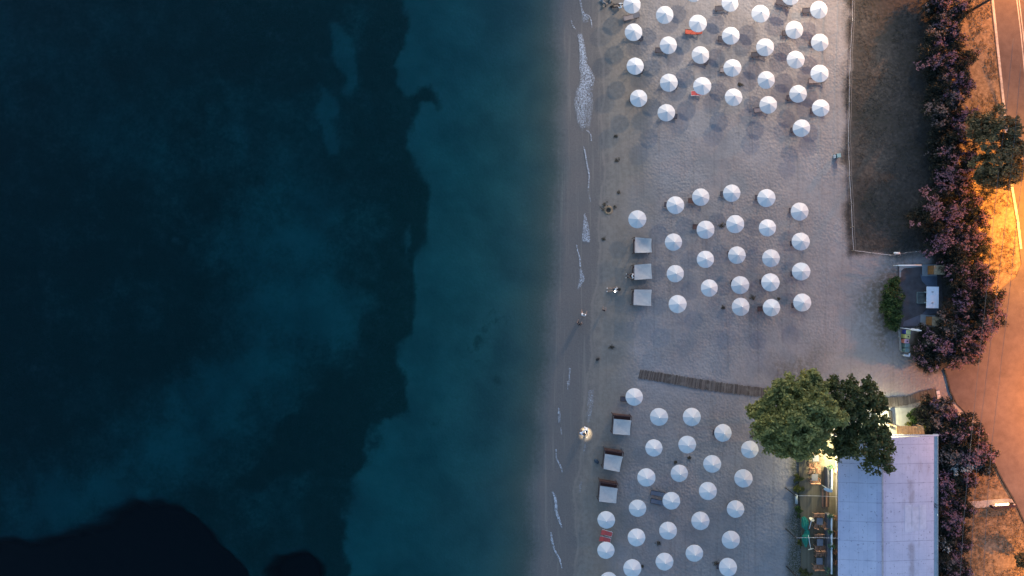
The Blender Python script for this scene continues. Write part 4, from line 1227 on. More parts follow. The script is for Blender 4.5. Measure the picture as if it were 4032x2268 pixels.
tree('broadleaf_tree', (3165,1640), [(3150,1560,8.0,2.6),(3080,1570,7.2,2.0),(3200,1535,7.4,1.9),(3050,1650,7.6,2.5),(3130,1650,9.0,2.7),(3210,1630,8.6,2.5),(3115,1718,7.8,2.4),(3185,1700,8.2,2.3),
     (3045,1715,6.8,1.7),(2995,1632,6.6,1.1),(2975,1625,6.4,.8),(3212,1742,6.6,1.2),(3070,1762,6.2,1.2),(3150,1765,6.4,1.3),(3180,1505,6.6,1.0)],
     'tall olive green broadleaf tree with a wide crown between the boardwalk and the deck', 'tree', M_LEAF_A, 900, 34, .21, .55, 11, .34)
tree('broadleaf_tree', (3372,1690), [(3320,1560,7.2,2.2),(3390,1560,7.0,2.0),(3435,1590,6.4,1.4),(3290,1620,7.0,1.7),(3340,1640,6.6,1.5),(3420,1660,7.0,1.6),(3450,1710,6.6,1.5),(3390,1745,6.8,1.7),(3330,1745,6.6,1.5),(3460,1790,6.2,1.3),(3425,1830,6.0,1.1),
     (3300,1768,5.8,1.0),(3480,1830,5.6,.9),(3345,1765,6.0,.9),(3305,1700,6.0,1.3)],
     'darker ragged broadleaf tree whose crown overhangs the corner of the bar roof', 'tree', M_LEAF_B, 520, 26, .20, .50, 23, .28)
tree('pine_tree', (3930,600), [(3860,500,5.2,1.4),(3930,470,5.8,1.5),(3975,505,5.6,1.3),(3830,470,4.6,.9),(3890,560,5.8,1.2),(3985,590,5.6,1.5),(4015,625,5.0,1.2),(3930,650,5.8,1.6),(3870,650,5.0,1.3),(3960,700,5.2,1.3),(3890,700,4.8,1.2),(4000,670,5.0,1.1)],
     'rounded pine tree with gaps in its crown standing between the pink hedge and the road', 'tree', M_LEAF_P, 430, 42, .16, .42, 31, .24)

# oleander bushes of the two hedges: four leaf meshes, shared
BUSH = []
def bush_mesh(seed, h):
    rs = np.random.RandomState(seed)
    bl = [(0,0,h*.55,1.5,.85)] + [(rs.normal(0,.85), rs.normal(0,.95), h*(.5+.35*rs.rand()), .75+.4*rs.rand(), .8) for _ in range(7)]
    pts = shell_points(bl, 210, rs, .45)
    lv = leaf_cloud(pts, 26, .38, .13, .35, seed, .30)
    tops = pts[(pts[:,2] > h*.55)]
    tops = tops[rs.permutation(len(tops))]
    n = len(tops)
    # blossom heads gather in drifts
    drift = np.array([vnoise(np.array([p[0]]), np.array([p[1]]), .7, seed)[0] for p in tops])
    sel = tops[drift > .52][::2]
    heads = np.repeat(sel, 7, 0) + rs.normal(0, .17, (len(sel)*7, 3)) + np.array([0,0,.22])
    bl_ = leaf_cloud(heads, 7, .12, .055, .9, seed+5, .8)
    me1 = cloud_mesh('oleander_foliage', [(lv, 0)], M_LEAF_O)
    me2 = cloud_mesh('oleander_blossom', [(bl_, 0)], None or M_LEAF_O)
    st = MB()
    for k in range(9):
        q = pts[rs.randint(len(pts))]
        st.tube([(rs.normal(0,.15),rs.normal(0,.15),-.2), (q[0]*.5,q[1]*.5,q[2]*.5), tuple(q)], [.045,.03,.012], 5)
    return me1, me2, st.mesh('oleander_stems', M_BARK)
BUSH = [bush_mesh(100+k, 2.6) for k in range(4)]
def blossom(name, lo, hi): return leafy(name, lo, hi, .6, .3)
M_BLO = {'pink': blossom('pink_blossom', (.17,.085,.10), (.39,.22,.255)), 'purple': blossom('mauve_blossom', (.14,.075,.11), (.31,.185,.245)),
         'white': blossom('white_blossom', (.34,.34,.31), (.62,.62,.57)), 'lamplit': blossom('lamplit_pink_blossom', (.21,.095,.095), (.41,.21,.20)), 'sparse': blossom('faded_blossom', (.13,.10,.09), (.28,.21,.19))}  # second pink, for bushes by the road lamps: orange lamp glow put into its colour
_bm = {}
def bush(px, py, kind, scale, label, group, seed):
    h = 2.0*scale
    x, y = W(px, py, .5+h*.7); z = tz(x, y)
    t = thing('oleander_bush', label, 'bush', (x,y,z), random.uniform(0,6.28), group); t.scale = (scale, scale, scale*random.uniform(.9,1.1))
    f, b_, s = BUSH[seed % 4]
    link('foliage', f, t); link('stem', s, t)
    key = (seed % 4, kind)
    if key not in _bm:
        m2 = b_.copy(); m2.materials[0] = M_BLO.get(kind, M_LEAF_O); _bm[key] = m2
    if kind != 'none':
        o = link('blossom', _bm[key], t); o['kind'] = 'stuff'
HEDGE1 = [(3690,-10,'pink',.95),(3730,25,'pink',.9),(3680,75,'sparse',.85),(3728,100,'purple',.95),(3680,150,'sparse',.95),(3752,168,'pink',.9),(3715,215,'purple',1.0),(3790,240,'lamplit',.75),(3680,270,'pink',.85),
  (3745,300,'purple',1.0),(3690,345,'sparse',.9),(3765,370,'purple',.95),(3700,420,'sparse',.95),(3765,450,'purple',.85),(3695,495,'sparse',.85),(3750,540,'purple',1.0),(3700,580,'sparse',.9),(3760,630,'pink',.9),(3700,665,'pink',.95),
  (3785,690,'lamplit',.95),(3735,735,'pink',1.0),(3690,770,'sparse',.8),(3790,765,'lamplit',.9),(3640,845,'pink',.95),(3715,830,'purple',1.0),(3790,840,'pink',1.0),(3690,910,'purple',.95),(3760,915,'pink',1.0),(3835,905,'lamplit',.95),
  (3715,970,'purple',.85),(3790,985,'pink',1.0),(3850,965,'lamplit',.9),(3755,1045,'pink',.95),(3820,1055,'lamplit',1.05),(3780,1110,'purple',.85),(3850,1130,'lamplit',1.0),(3790,1180,'purple',.9),(3865,1200,'lamplit',1.0),
  (3770,1265,'pink',.85),(3840,1275,'lamplit',1.05),(3700,1315,'sparse',.85),(3765,1335,'pink',1.0),(3650,1345,'sparse',.85),(3830,1350,'lamplit',.95),(3620,1385,'pink',.75),(3690,1390,'purple',.95),(3755,1405,'lamplit',.95),(3660,1425,'sparse',.7)]
HEDGE2 = [(3640,1620,'none',.75),(3690,1620,'sparse',.85),(3715,1645,'purple',.85),(3680,1680,'sparse',.9),(3745,1700,'pink',1.0),(3785,1695,'purple',.95),(3840,1735,'pink',.85),(3730,1765,'sparse',.9),(3800,1760,'pink',1.05),
  (3860,1785,'lamplit',.85),(3725,1825,'sparse',.85),(3790,1810,'white',.95),(3845,1830,'white',.65),(3730,1890,'purple',.9),(3785,1885,'purple',.85),(3720,1945,'purple',.8),(3765,1960,'pink',.8),(3722,2010,'pink',.85),(3765,2020,'purple',.75),
  (3720,2075,'purple',.8),(3760,2090,'pink',.75),(3722,2130,'white',.75),(3765,2155,'pink',.7),(3725,2190,'sparse',.8),(3770,2215,'pink',.75),(3730,2250,'pink',.8),(3785,2265,'purple',.75),(3735,2320,'pink',.8)]
ADJ = {'pink':'pink flowering','purple':'mauve flowering','white':'white flowering','lamplit':'salmon pink flowering','sparse':'sparsely flowering','none':'plain green'}
def numword(i):
    tens = ['','','twenty','thirty','forty']
    n = i+1
    base = ORD + ['eleventh','twelfth','thirteenth','fourteenth','fifteenth','sixteenth','seventeenth','eighteenth','nineteenth']
    if n < 20: return base[n-1]
    if n % 10 == 0: return {20:'twentieth',30:'thirtieth',40:'fortieth'}[n]
    return tens[n//10] + '-' + ORD[n % 10 - 1]
for hedge, where, grp in ((HEDGE1, 'long hedge by the garden', 'oleander bushes of the long hedge by the garden'), (HEDGE2, 'hedge behind the bar', 'oleander bushes of the hedge behind the bar')):
    cnt = {}
    for i, (a, b_, k, s) in enumerate(hedge):
        j = cnt.get(k, 0); cnt[k] = j+1
        bush(a, b_, k, s*random.uniform(.95,1.06), (f'{ADJ[k]} oleander, {numword(j)} from top of its colour, {where}' if k != 'none' else 'plain green oleander at the top of the hedge behind the bar'), grp, i*3+(i//4))

def shrub(name, px, py, r, h, mat, n, per, leaf, label, seed, group=None, squash=.7):
    g = G(px, py, h*.5); t = thing(name, label, 'shrub', g, 0, group)
    rs = np.random.RandomState(seed)
    bl = [(0,0,h*.4,r*.7,squash)] + [(rs.normal(0,r*.4), rs.normal(0,r*.5), h*(.3+.35*rs.rand()), r*.5, squash) for _ in range(5)]
    pts = shell_points(bl, n, rs, .4)
    link('foliage', cloud_mesh('shrub_foliage', [(leaf_cloud(pts, per, r*.22, leaf, .4, seed), 0)], mat), t)
    st = MB()
    for k in range(5):
        q = pts[rs.randint(n)]; st.tube([(0,0,-.1), tuple(q)], [.03,.01], 5)
    st.build('stem', M_BARK, t)
    return t
# broad low green bush in front of the terrace
g = G(3507, 1178, .6); t = thing('green_bush', 'low spreading green bush against the seaward side of the washing terrace', 'bush', g)
rs = np.random.RandomState(4)
bl = []
for a, b_, r in [(3520,1120,.8),(3500,1150,1.0),(3525,1165,1.1),(3490,1185,.85),(3515,1205,1.1),(3500,1225,1.0),(3525,1245,1.0),(3515,1275,.8),(3528,1290,.6),(3530,1100,.5)]:
    x, y = W(a, b_, 1.0); bl.append((x-g.x, y-g.y, .45, r, .7))
pts = shell_points(bl, 330, rs, .3)
link('foliage', cloud_mesh('green_bush_foliage', [(leaf_cloud(pts, 24, .30, .10, .5, 4, .5), 0)], M_LEAF_G), t)
stb = MB()
for b_ in bl: stb.tube([(0,0,-.1),(b_[0],b_[1],.4)], [.04,.015], 5)
stb.build('stem', M_BARK, t)
shrub('leafy_shrub', 3612, 1640, 1.2, 1.3, M_LEAF_G, 120, 22, .11, 'bright green shrub at the courtyard end of the hedge behind the bar', 41)
shrub('leafy_shrub', 3660, 1690, .9, 1.0, M_LEAF_Y, 80, 20, .10, 'yellow green shrub beside the brown lean-to roof of the bar', 42)
shrub('leafy_shrub', 3580, 1692, .7, .8, M_LEAF_Y, 60, 18, .09, 'small shrub between the dark partition and the yellow green shrub', 43)
shrub('grassy_tuft', 3146, 1885, .45, .5, M_LEAF_Y, 40, 16, .09, 'yellow green tuft beside the second deck table', 44)
shrub('grassy_tuft', 3142, 1922, .6, .5, M_LEAF_Y, 50, 16, .09, 'olive tuft beside the top of the uppermost dark pole', 45)
shrub('grassy_tuft', 3141, 2008, .5, .5, M_LEAF_G, 45, 16, .09, 'green tuft below the pale rolled windbreak', 46)
shrub('grassy_tuft', 3148, 2137, .35, .35, M_LEAF_Y, 30, 14, .07, 'yellow flowering tuft beside the middle dark pole', 47)
shrub('grassy_tuft', 3170, 2252, .6, .5, M_LEAF_B, 45, 16, .09, 'dark green tuft at the lower end of the deck', 48)
shrub('topiary_bush', 4030, 2203, 1.0, 2.6, M_LEAF_P, 150, 24, .12, 'dark round bush on the grassy verge cut by the right picture edge', 49, None, 1.1)
for i, (a, b_, s) in enumerate([(3268,1836,1.0),(3270,2031,.8),(3268,2093,1.0),(3271,2152,1.0),(3268,2245,1.4)]):
    p = D(a, b_, 1.0); rs = np.random.RandomState(60+i)
    pts = np.array([(rs.normal(0,.17*s), rs.normal(0,.16*s), 1.0+rs.rand()*.22) for _ in range(26)])
    t = thing('creeper', f'green creeper growing over the silver handrail, {ORD[i]} from the top', 'creeper', p, 0, 'creepers on the planter wall')
    link('foliage', cloud_mesh('creeper_foliage', [(leaf_cloud(pts, 14, .10, .065, .5, 60+i, .55), 0)], leafy('creeper_leaves', (.03,.07,.04), (.14,.24,.14)) if i == 0 else bpy.data.materials['creeper_leaves']), t)
    MB().tube([(-.06,0,.0),(-.05,.03,.6),(0,0,1.1)], [.025,.02,.01], 5).build('stem', M_BARK, t)

# dry grass and weeds: scattered blades
def blades(name, polys, n, size, mat, seed, label=None):
    rs = np.random.RandomState(seed); P = []
    pts = np.array([W(*q) for pl in polys for q in pl]); lo = pts.min(0); hi = pts.max(0)
    got = []
    while sum(len(q) for q in got) < n:
        c = rs.rand(n*3, 2)*(hi-lo)+lo
        m = np.zeros(len(c), bool)
        for pl in polys: m |= poly_sdf(c, pl) > .1
        m &= fbm(c[:,0], c[:,1], .5, seed, 3) > .46
        got.append(c[m])
    c = np.concatenate(got)[:n]
    z = terrain(c[:,0], c[:,1])
    ctr = np.column_stack([c, z+.03])
    v, f, t = leaf_cloud(ctr, 5, .22, size, 1.2, seed, .22)
    o = bpy.data.objects.new(name, cloud_mesh(name, [((v, f, t), 0)], mat)); COL.objects.link(o)
    tag(o, label, 'grass', None, 'stuff')
M_DRYG = leafy('dry_grass_blades', (.026,.026,.021), (.062,.057,.049), .8)
M_DRYV = leafy('straw_blades', (.09,.062,.035), (.25,.175,.10), .8)
blades('weeds', [[(3369,-60),(3360,400),(3358,560),(3375,980),(3520,1000),(3660,980),(3660,500),(3640,200),(3640,-60)]], 2600, .09, M_DRYG, 71, 'dark dry weeds covering the fenced garden')
blades('dry_grass', [[(3800,-60),(3800,300),(3830,700),(3880,1080),(3990,1080),(3990,868),(3970,723),(3935,420),(3890,0)], [(3760,1720),(3880,1800),(3945,1920),(3975,1975),(4020,2070),(4080,2200),(4080,2400),(3800,2400),(3790,2000)]], 4200, .12, M_DRYV, 72, 'straw coloured dry grass on the roadside verge')

# ------------------------------------------------------------------ street lamps, overhead cables, sign
def street_lamp(base, top, H, label, lit):
    g = G(*base, 0); x, y = W(*top, H+.5)
    t = thing('street_lamp', label, 'street lamp', g, 0, 'street lamps along the road')
    tv = Vector((x-g.x, y-g.y, H))
    MB().tube([(0,0,-.3), tv*.5, tv], [.17,.15,.12], 9).build('pole', simple('dark_lamp_pole', (.035,.03,.028), .6, .15, 3), t)
    a = tv + Vector((1.6,.1,.25))
    MB().tube([tv, tv+Vector((.5,.03,.22)), a], .035, 7).build('arm', M_BLACK, t)
    hd = MB().box(a+Vector((.25,0,0)), (.75,.26,.12), taper=.7); hd.build('lamp_head', M_BLACK, t)
    return g + a
street_lamp((3800,55), (3955,-35), 7.5, 'dark street lamp pole slanting out of the top edge beside the hedge', False)
street_lamp((3972,541), (4172,478), 7.5, 'dark street lamp pole rising out of the pine crown to the right edge', True)

def cable(pts, label):
    """pts: photo pixels with heights"""
    P = [Vector((*W(a, b_, z), z)) for a, b_, z in pts]; out = []
    for i in range(len(P)-1):
        for k in range(6):
            out.append(P[i].lerp(P[i+1], k/6))
    out.append(P[-1])
    o = MB().tube(out, .02, 5).build('overhead_cable', simple('cable_sheath', (.10,.095,.095), .6, .1, 3)); tag(o, label, 'cable', 'overhead cables along the hedge')
cable([(3990,150,6.8),(3959,458,6.5),(3923,755,6.2),(3890,1100,6.0),(3862,1350,6.0),(3831,1658,6.2),(3798,2005,6.6),(3776,2330,6.8)], 'thin overhead cable crossing the pine crown, the one nearer the hedge')
cable([(4020,250,6.8),(3995,539,6.6),(3959,868,6.2),(3925,1150,6.0),(3888,1450,6.0),(3855,1720,6.2),(3835,2005,6.4),(3815,2330,6.6)], 'thin overhead cable crossing the pine crown, the one nearer the road')
cable([(4050,420,6.9),(4025,690,6.6),(4004,868,6.4),(3975,1150,6.2),(3940,1450,6.2),(3905,1750,6.3),(3885,2005,6.5),(3870,2330,6.7)], 'thin dark overhead cable running above the road edge')

p = G(3955, 1990, .6)
t = thing('lit_sign', 'low dark sign box with glowing cream panels at the end of the pale footway', 'sign', (p.x,p.y,.6), R(4))
MB().box((0,-.14,.30), (2.85,.30,.60)).build('body', simple('dark_brown_metal', (.035,.015,.02), .6, .2, 4), t)
MB().box((.35,.06,.15), (2.1,.10,.30)).build('footing', M_BLACK, t)
M_GLOW = emit('sign_glow', (1.0,.78,.42), 3.2)
for k, (xc, w) in enumerate(((-.98,.26),(-.50,.42),(-.03,.42),(.37,.30))):
    MB().box((xc,.10,.50), (w*.96,.30,.10), Euler((R(20),0,R(2*k-3)))).build('glow_panel', M_GLOW, t)
MB().box((-1.38,.04,.55), (.10,.36,.06), Euler((0,0,R(28)))).build('end_cap', simple('cream_end', (.7,.62,.5), .6, .05, 3), t)
MB().ball((1.10,.06,.62), (.14,.10,.08)).build('knob', simple('pinkish_cap', (.5,.35,.28), .6, .1, 3), t)

# ------------------------------------------------------------------ foam
def foam_mat():
    s = NT('sea_foam'); g = s.geo()
    a = s.attr('dens')
    v = s.n('ShaderNodeTexVoronoi', feature='DISTANCE_TO_EDGE'); v.inputs['Scale'].default_value = 5.6
    nz = s.n('ShaderNodeTexNoise'); nz.inputs['Scale'].default_value = 2.5; nz.inputs['Detail'].default_value = 4; s.l(g, nz.inputs['Vector'])
    vm = s.n('ShaderNodeVectorMath', operation='MULTIPLY_ADD'); s.l(nz.outputs['Color'], vm.inputs[0]); vm.inputs[1].default_value = (.55,.55,.55); s.l(g, vm.inputs[2])
    s.l(vm.outputs[0], v.inputs['Vector'])
    web = s.math('SUBTRACT', 1, s.smooth(v.outputs['Distance'], .0, .17))
    n = s.noise(g, 6, 5, .7); n2 = s.noise(g, 1.1, 4, .6)
    k = s.math('ADD', s.math('MULTIPLY', web, .55), s.math('ADD', s.math('MULTIPLY', n, .45), s.math('MULTIPLY', n2, .35)))
    al = s.smooth(s.math('ADD', k, s.math('MULTIPLY', a, .85)), 1.04, 1.30)
    d = s.n('ShaderNodeBsdfDiffuse'); d.inputs[0].default_value = (.44,.46,.50,1)
    tr = s.n('ShaderNodeBsdfTransparent')
    m = s.n('ShaderNodeMixShader'); s.l(al, m.inputs[0]); s.l(tr.outputs[0], m.inputs[1]); s.l(d.outputs[0], m.inputs[2])
    s.l(m.outputs[0], s.out.inputs['Surface']); return s.mat
FB = MB(); FD = []
def foam(left, right, dens, cols=8):
    n = 40
    def res(pl):
        pts = [np.array(q, float) for q in pl]; L = np.cumsum([0]+[np.linalg.norm(pts[i+1]-pts[i]) for i in range(len(pts)-1)])
        t = np.linspace(0, L[-1], n)
        return np.stack([np.interp(t, L, [p[k] for p in pts]) for k in (0,1)], 1)
    A = res(left); B = res(right); o = len(FB.v)
    for i in range(n):
        for j in range(cols+1):
            u = j/cols; q = A[i]*(1-u)+B[i]*u
            x, y = W(q[0]+random.uniform(-1,1), q[1]+random.uniform(-1,1), 0)
            FB.v.append((x, y, max(tz(x, y)+.05, .0)+.035))
            e = math.sin(math.pi*u)**.45 if 0 < u < 1 else 0
            v_ = i/(n-1); e2 = min(1, v_/.06, (1-v_)/.12)
            dd = dens(v_) if callable(dens) else dens
            FD.append(dd*e*max(e2, 0))
    for i in range(n-1):
        for j in range(cols):
            a = o+i*(cols+1)+j
            FB.f.append((a, a+cols+1, a+cols+2, a+1)); FB.m.append(0); FB.smooth.append(True)
F3 = lambda l: [(2100+.3865*a, .3865*b_) for a, b_ in l]
foam(F3([(428,315),(455,420),(462,500),(466,600),(460,700),(475,780),(458,860),(425,930),(405,1050),(430,1200),(462,1300),(500,1380)]),
     F3([(492,315),(515,420),(535,500),(548,580),(555,660),(600,720),(632,800),(622,870),(600,930),(600,1050),(560,1200),(540,1300),(520,1380)]), lambda v: .90 - .38*v, 14)
foam(F3([(520,860),(500,1000),(520,1200),(530,1330)]), F3([(625,860),(612,1010),(628,1050),(605,1200),(580,1340)]), .42, 8)
foam(F3([(462,-20),(472,50),(480,100),(485,150),(480,260)]), F3([(482,-20),(495,50),(512,120),(560,165),(592,260)]), lambda v: .62-.25*v, 8)
def streak(pl, w, dens, cols=4):
    pts = [np.array(q, float) for q in pl]; l = []; r = []
    for i, p in enumerate(pts):
        t = pts[min(i+1,len(pts)-1)] - pts[max(i-1,0)]; t /= np.linalg.norm(t); nn = np.array([-t[1], t[0]])
        ww = w[i] if hasattr(w, '__len__') else w
        l.append(p+nn*ww/2); r.append(p-nn*ww/2)
    foam(l, r, dens, cols)
streak(F3([(520,140),(560,165),(582,195),(592,250),(596,300)]), 5, .72); streak(F3([(386,205),(392,240),(405,270),(436,310)]), 6, .6)
streak(F3([(536,1325),(562,1345),(585,1380),(590,1449)]), 5, .75)
z2 = lambda l: [Z2(a, b_) for a, b_ in l]
streak(z2([(205,-60),(222,0),(240,110),(258,200),(250,300),(240,350)]), [5,7,8,8,6,4], .78); streak(z2([(250,340),(262,390),(272,430)]), 4, .5)
foam(z2([(212,505),(200,600),(190,700),(185,775)]), z2([(220,505),(250,590),(268,680),(272,780)]), .66, 8)
streak(z2([(148,775),(160,830),(178,900),(182,980)]), [4,7,8,8], .82)
foam(z2([(172,970),(168,1060),(150,1165)]), z2([(188,970),(228,1070),(170,1165)]), .55, 6)
z3 = lambda l: [Z3(a, b_) for a, b_ in l]
streak(z3([(92,525),(90,600),(82,700)]), 9, .55); streak(z3([(0,860),(10,930),(5,1000)]), 8, .45)
F4 = lambda l: [(2050+.5303*a, 1500+.53*b_) for a, b_ in l]
streak(F4([(282,188),(280,250),(284,318)]), 7, .6); streak(F4([(262,498),(266,575),(300,640),(312,690)]), [5,7,9,6], .62); streak(F4([(295,340),(305,400)]), 6, .45)
streak(F4([(230,810),(252,850),(262,900),(262,960),(285,1030),(312,1100)]), [6,14,14,15,12,5], .86)
streak(F4([(222,1108),(232,1180),(250,1250),(290,1320),(310,1400)]), [6,11,10,8,5], .85)
streak(F4([(345,0),(350,60),(355,70)]), 6, .45)
# faint older foam left on the damp sand
foam(F4([(490,60),(482,180),(480,330)]), F4([(555,40),(550,180),(520,330)]), .36, 6); foam(F4([(465,400),(450,560)]), F4([(520,380),(480,560)]), .30, 5); foam(F4([(430,740),(420,840)]), F4([(462,740),(445,840)]), .36, 4)
FB.att['dens'] = FD
fo = FB.build('foam', foam_mat()); tag(fo, 'white surf foam breaking in streaks along the waterline', 'foam', None, 'stuff')

# ------------------------------------------------------------------ seaweed, pits, small things on the sand
M_WEED = leafy('dry_seaweed', (.035,.031,.024), (.10,.085,.062), .9, .05)
for i, (Zf, a, b_, r, lab) in enumerate([(Z2,490,68,.55,'dark seaweed clump on the sand between the upper and middle clusters, near the sea'),(Z2,505,340,.35,'small faint seaweed clump above the fire pit'),(Z2,380,732,.40,'small seaweed clump between the foam and the topmost daybed'),
    (Z2,1372,620,.75,'brown weed patch between two parasols in the middle cluster'),(Z2,1640,1232,.7,'brown weed patch low in the middle cluster, between four parasols'),(Z2,1388,1312,.5,'dark weed patch left of a bottom row parasol, middle cluster'),
    (Z3,450,356,.55,'thin seaweed strands on the sand above the boardwalk end'),(Z4,1640,268,.45,'weed tuft just above the top parasol nearest land, lower cluster'),(Z4,1105,450,.45,'brown weed tuft between parasols near the top of the lower cluster'),(Z4,985,490,.4,'dark weed tuft touching the top of a lower cluster parasol'),
    (Z4,842,1168,.55,'dark weed patch below a parasol low in the lower cluster'),(Z4,1330,1345,.65,'dark weed tuft left of the lowest parasol nearest land'),(Z4,705,1368,.4,'brown weed tuft near the bottom edge between two parasols'),(Z1,480,1150,.45,'dark seaweed scrap on brown sand below the upper cluster'),
    (Z2,1860,1235,.35,'small brown weed tuft right of the bottom parasols, middle cluster'),(Z1,1535,715,.5,'dark scuffed weed spot amid the upper cluster')]):
    p = G(*Zf(a, b_)); rs = np.random.RandomState(200+i)
    pts = np.column_stack([rs.normal(0, r*.36, 22), rs.normal(0, r*.28, 22), .02+.04*rs.rand(22)])
    o = bpy.data.objects.new('seaweed_clump', cloud_mesh('seaweed_clump', [(leaf_cloud(pts, 12, .16, .085, 1.2, 200+i, .22), 0)], M_WEED)); COL.objects.link(o); o.location = p; o.scale = (.78,.78,.7)
    tag(o, lab, 'seaweed', 'clumps of seaweed and weeds on the sand')
p = G(*Z2(420, 490)); t = thing('fire_pit', 'round dark fire pit with a pale sandy rim near the water', 'fire pit', p)
MB().lathe([(.001,.015),(.22,.02),(.30,.06)], n=18).build('ash_bed', simple('black_ash', (.02,.022,.022), .95, .3, 6), t)
mb = MB(); mb.lathe([(.29,.055),(.37,.10),(.46,.09),(.60,.0)], n=18); mb.build('rim', simple('pit_sand', (.20,.15,.10), .95, .3, 5), t)
rs = np.random.RandomState(5)
for k, (a, b_) in enumerate([(-.45,.75),(.75,.35),(-.55,.1)]):
    pts = np.column_stack([rs.normal(a,.16,12), rs.normal(b_,.14,12), .03+.04*rs.rand(12)])
    link('charred_litter', cloud_mesh('charred_litter', [(leaf_cloud(pts, 10, .12, .08, 1, 90+k, .25), 0)], M_WEED), t)
p = G(2384, 10); t = thing('rubble_heap', 'heap of pale stones at the top edge beside the seated person', 'heap', p)
rs = np.random.RandomState(3)
for k in range(14):
    MB().ball((rs.normal(0,.38), rs.normal(0,.25), .08+.12*rs.rand()), tuple(.10+.12*rs.rand(3)), 8, 5, noise=.35, seed=k).build('stone', M_CONC if k % 3 else M_WOOD_GREY, t)
for (a, b_), lab, m_, s in (((2353,1414),'small black bag lying on the sand left of the boardwalk end',M_BLACK,1.0), (Z4(318,475),'dark blue bag on the sand left of the tilted daybed',simple('navy_cloth',(.04,.06,.085),.8,.2,5),1.4), ((2409,27),'black bag on the sand beside the stones at the top',M_BLACK,1.0)):
    p = G(a, b_); t = thing('beach_bag', lab, 'bag', p, random.uniform(0,3))
    MB().ball((0,0,.13), (.26*s,.17*s,.15), 12, 7, noise=.25, seed=int(a)).build('body', m_, t)
    MB().tube([(-.12,0,.24),(-.05,.02,.36),(.05,.02,.36),(.12,0,.24)], .014, 6).build('handle', m_, t)

# ------------------------------------------------------------------ people
def skin_mesh(name, joints, bones, mats, sub=1, root=0):
    """joints: [(x,y,z,rx,ry)], bones: index pairs -> one continuous tapered surface"""
    bm = bmesh.new(); lay = bm.verts.layers.skin.verify()
    vv = []
    for j in joints:
        v = bm.verts.new(j[:3]); v[lay].radius = (j[3], j[4] if len(j) > 4 else j[3]); vv.append(v)
    vv[root][lay].use_root = True
    for a, b_ in bones: bm.edges.new((vv[a], vv[b_]))
    me = bpy.data.meshes.new(name); bm.to_mesh(me); bm.free()
    o = bpy.data.objects.new(name, me); COL.objects.link(o)
    m = o.modifiers.new('skin', 'SKIN'); m.use_smooth_shade = True
    if sub:
        sm = o.modifiers.new('sub', 'SUBSURF'); sm.levels = sub; sm.render_levels = sub
    dg = bpy.context.evaluated_depsgraph_get(); dg.update()
    me2 = bpy.data.meshes.new_from_object(o.evaluated_get(dg))
    me2.name = name
    bpy.data.objects.remove(o); bpy.data.meshes.remove(me)
    me2.materials.clear()
    for k in (mats if isinstance(mats, list) else [mats]): me2.materials.append(k)
    return me2
M_SKIN = simple('skin', (.30,.18,.13), .6, .06, 6, .3)
M_EYE = simple('eye_dark', (.02,.02,.02), .3, .05, 4)
M_LIP = simple('lips', (.34,.13,.11), .6, .05, 4)
M_HAIR = simple('black_hair', (.012,.010,.010), .6, .2, 12)
M_HAIRB = simple('brown_hair', (.035,.020,.014), .6, .2, 12)
M_SHIRT = simple('white_shirt', (.72,.72,.74), .85, .06, 6)
M_SHIRTB = simple('pale_blue_shirt', (.50,.56,.68), .85, .1, 6)
M_DARKTOP = simple('black_top', (.022,.020,.026), .85, .15, 6)
M_DENIM = simple('dark_denim', (.035,.045,.075), .85, .15, 6)
M_SHORTS = simple('grey_shorts', (.11,.115,.13), .85, .12, 6)
M_SHOE = simple('white_trainers', (.72,.70,.70), .7, .05, 5)
M_SHOED = simple('dark_shoes', (.03,.025,.025), .7, .1, 5)

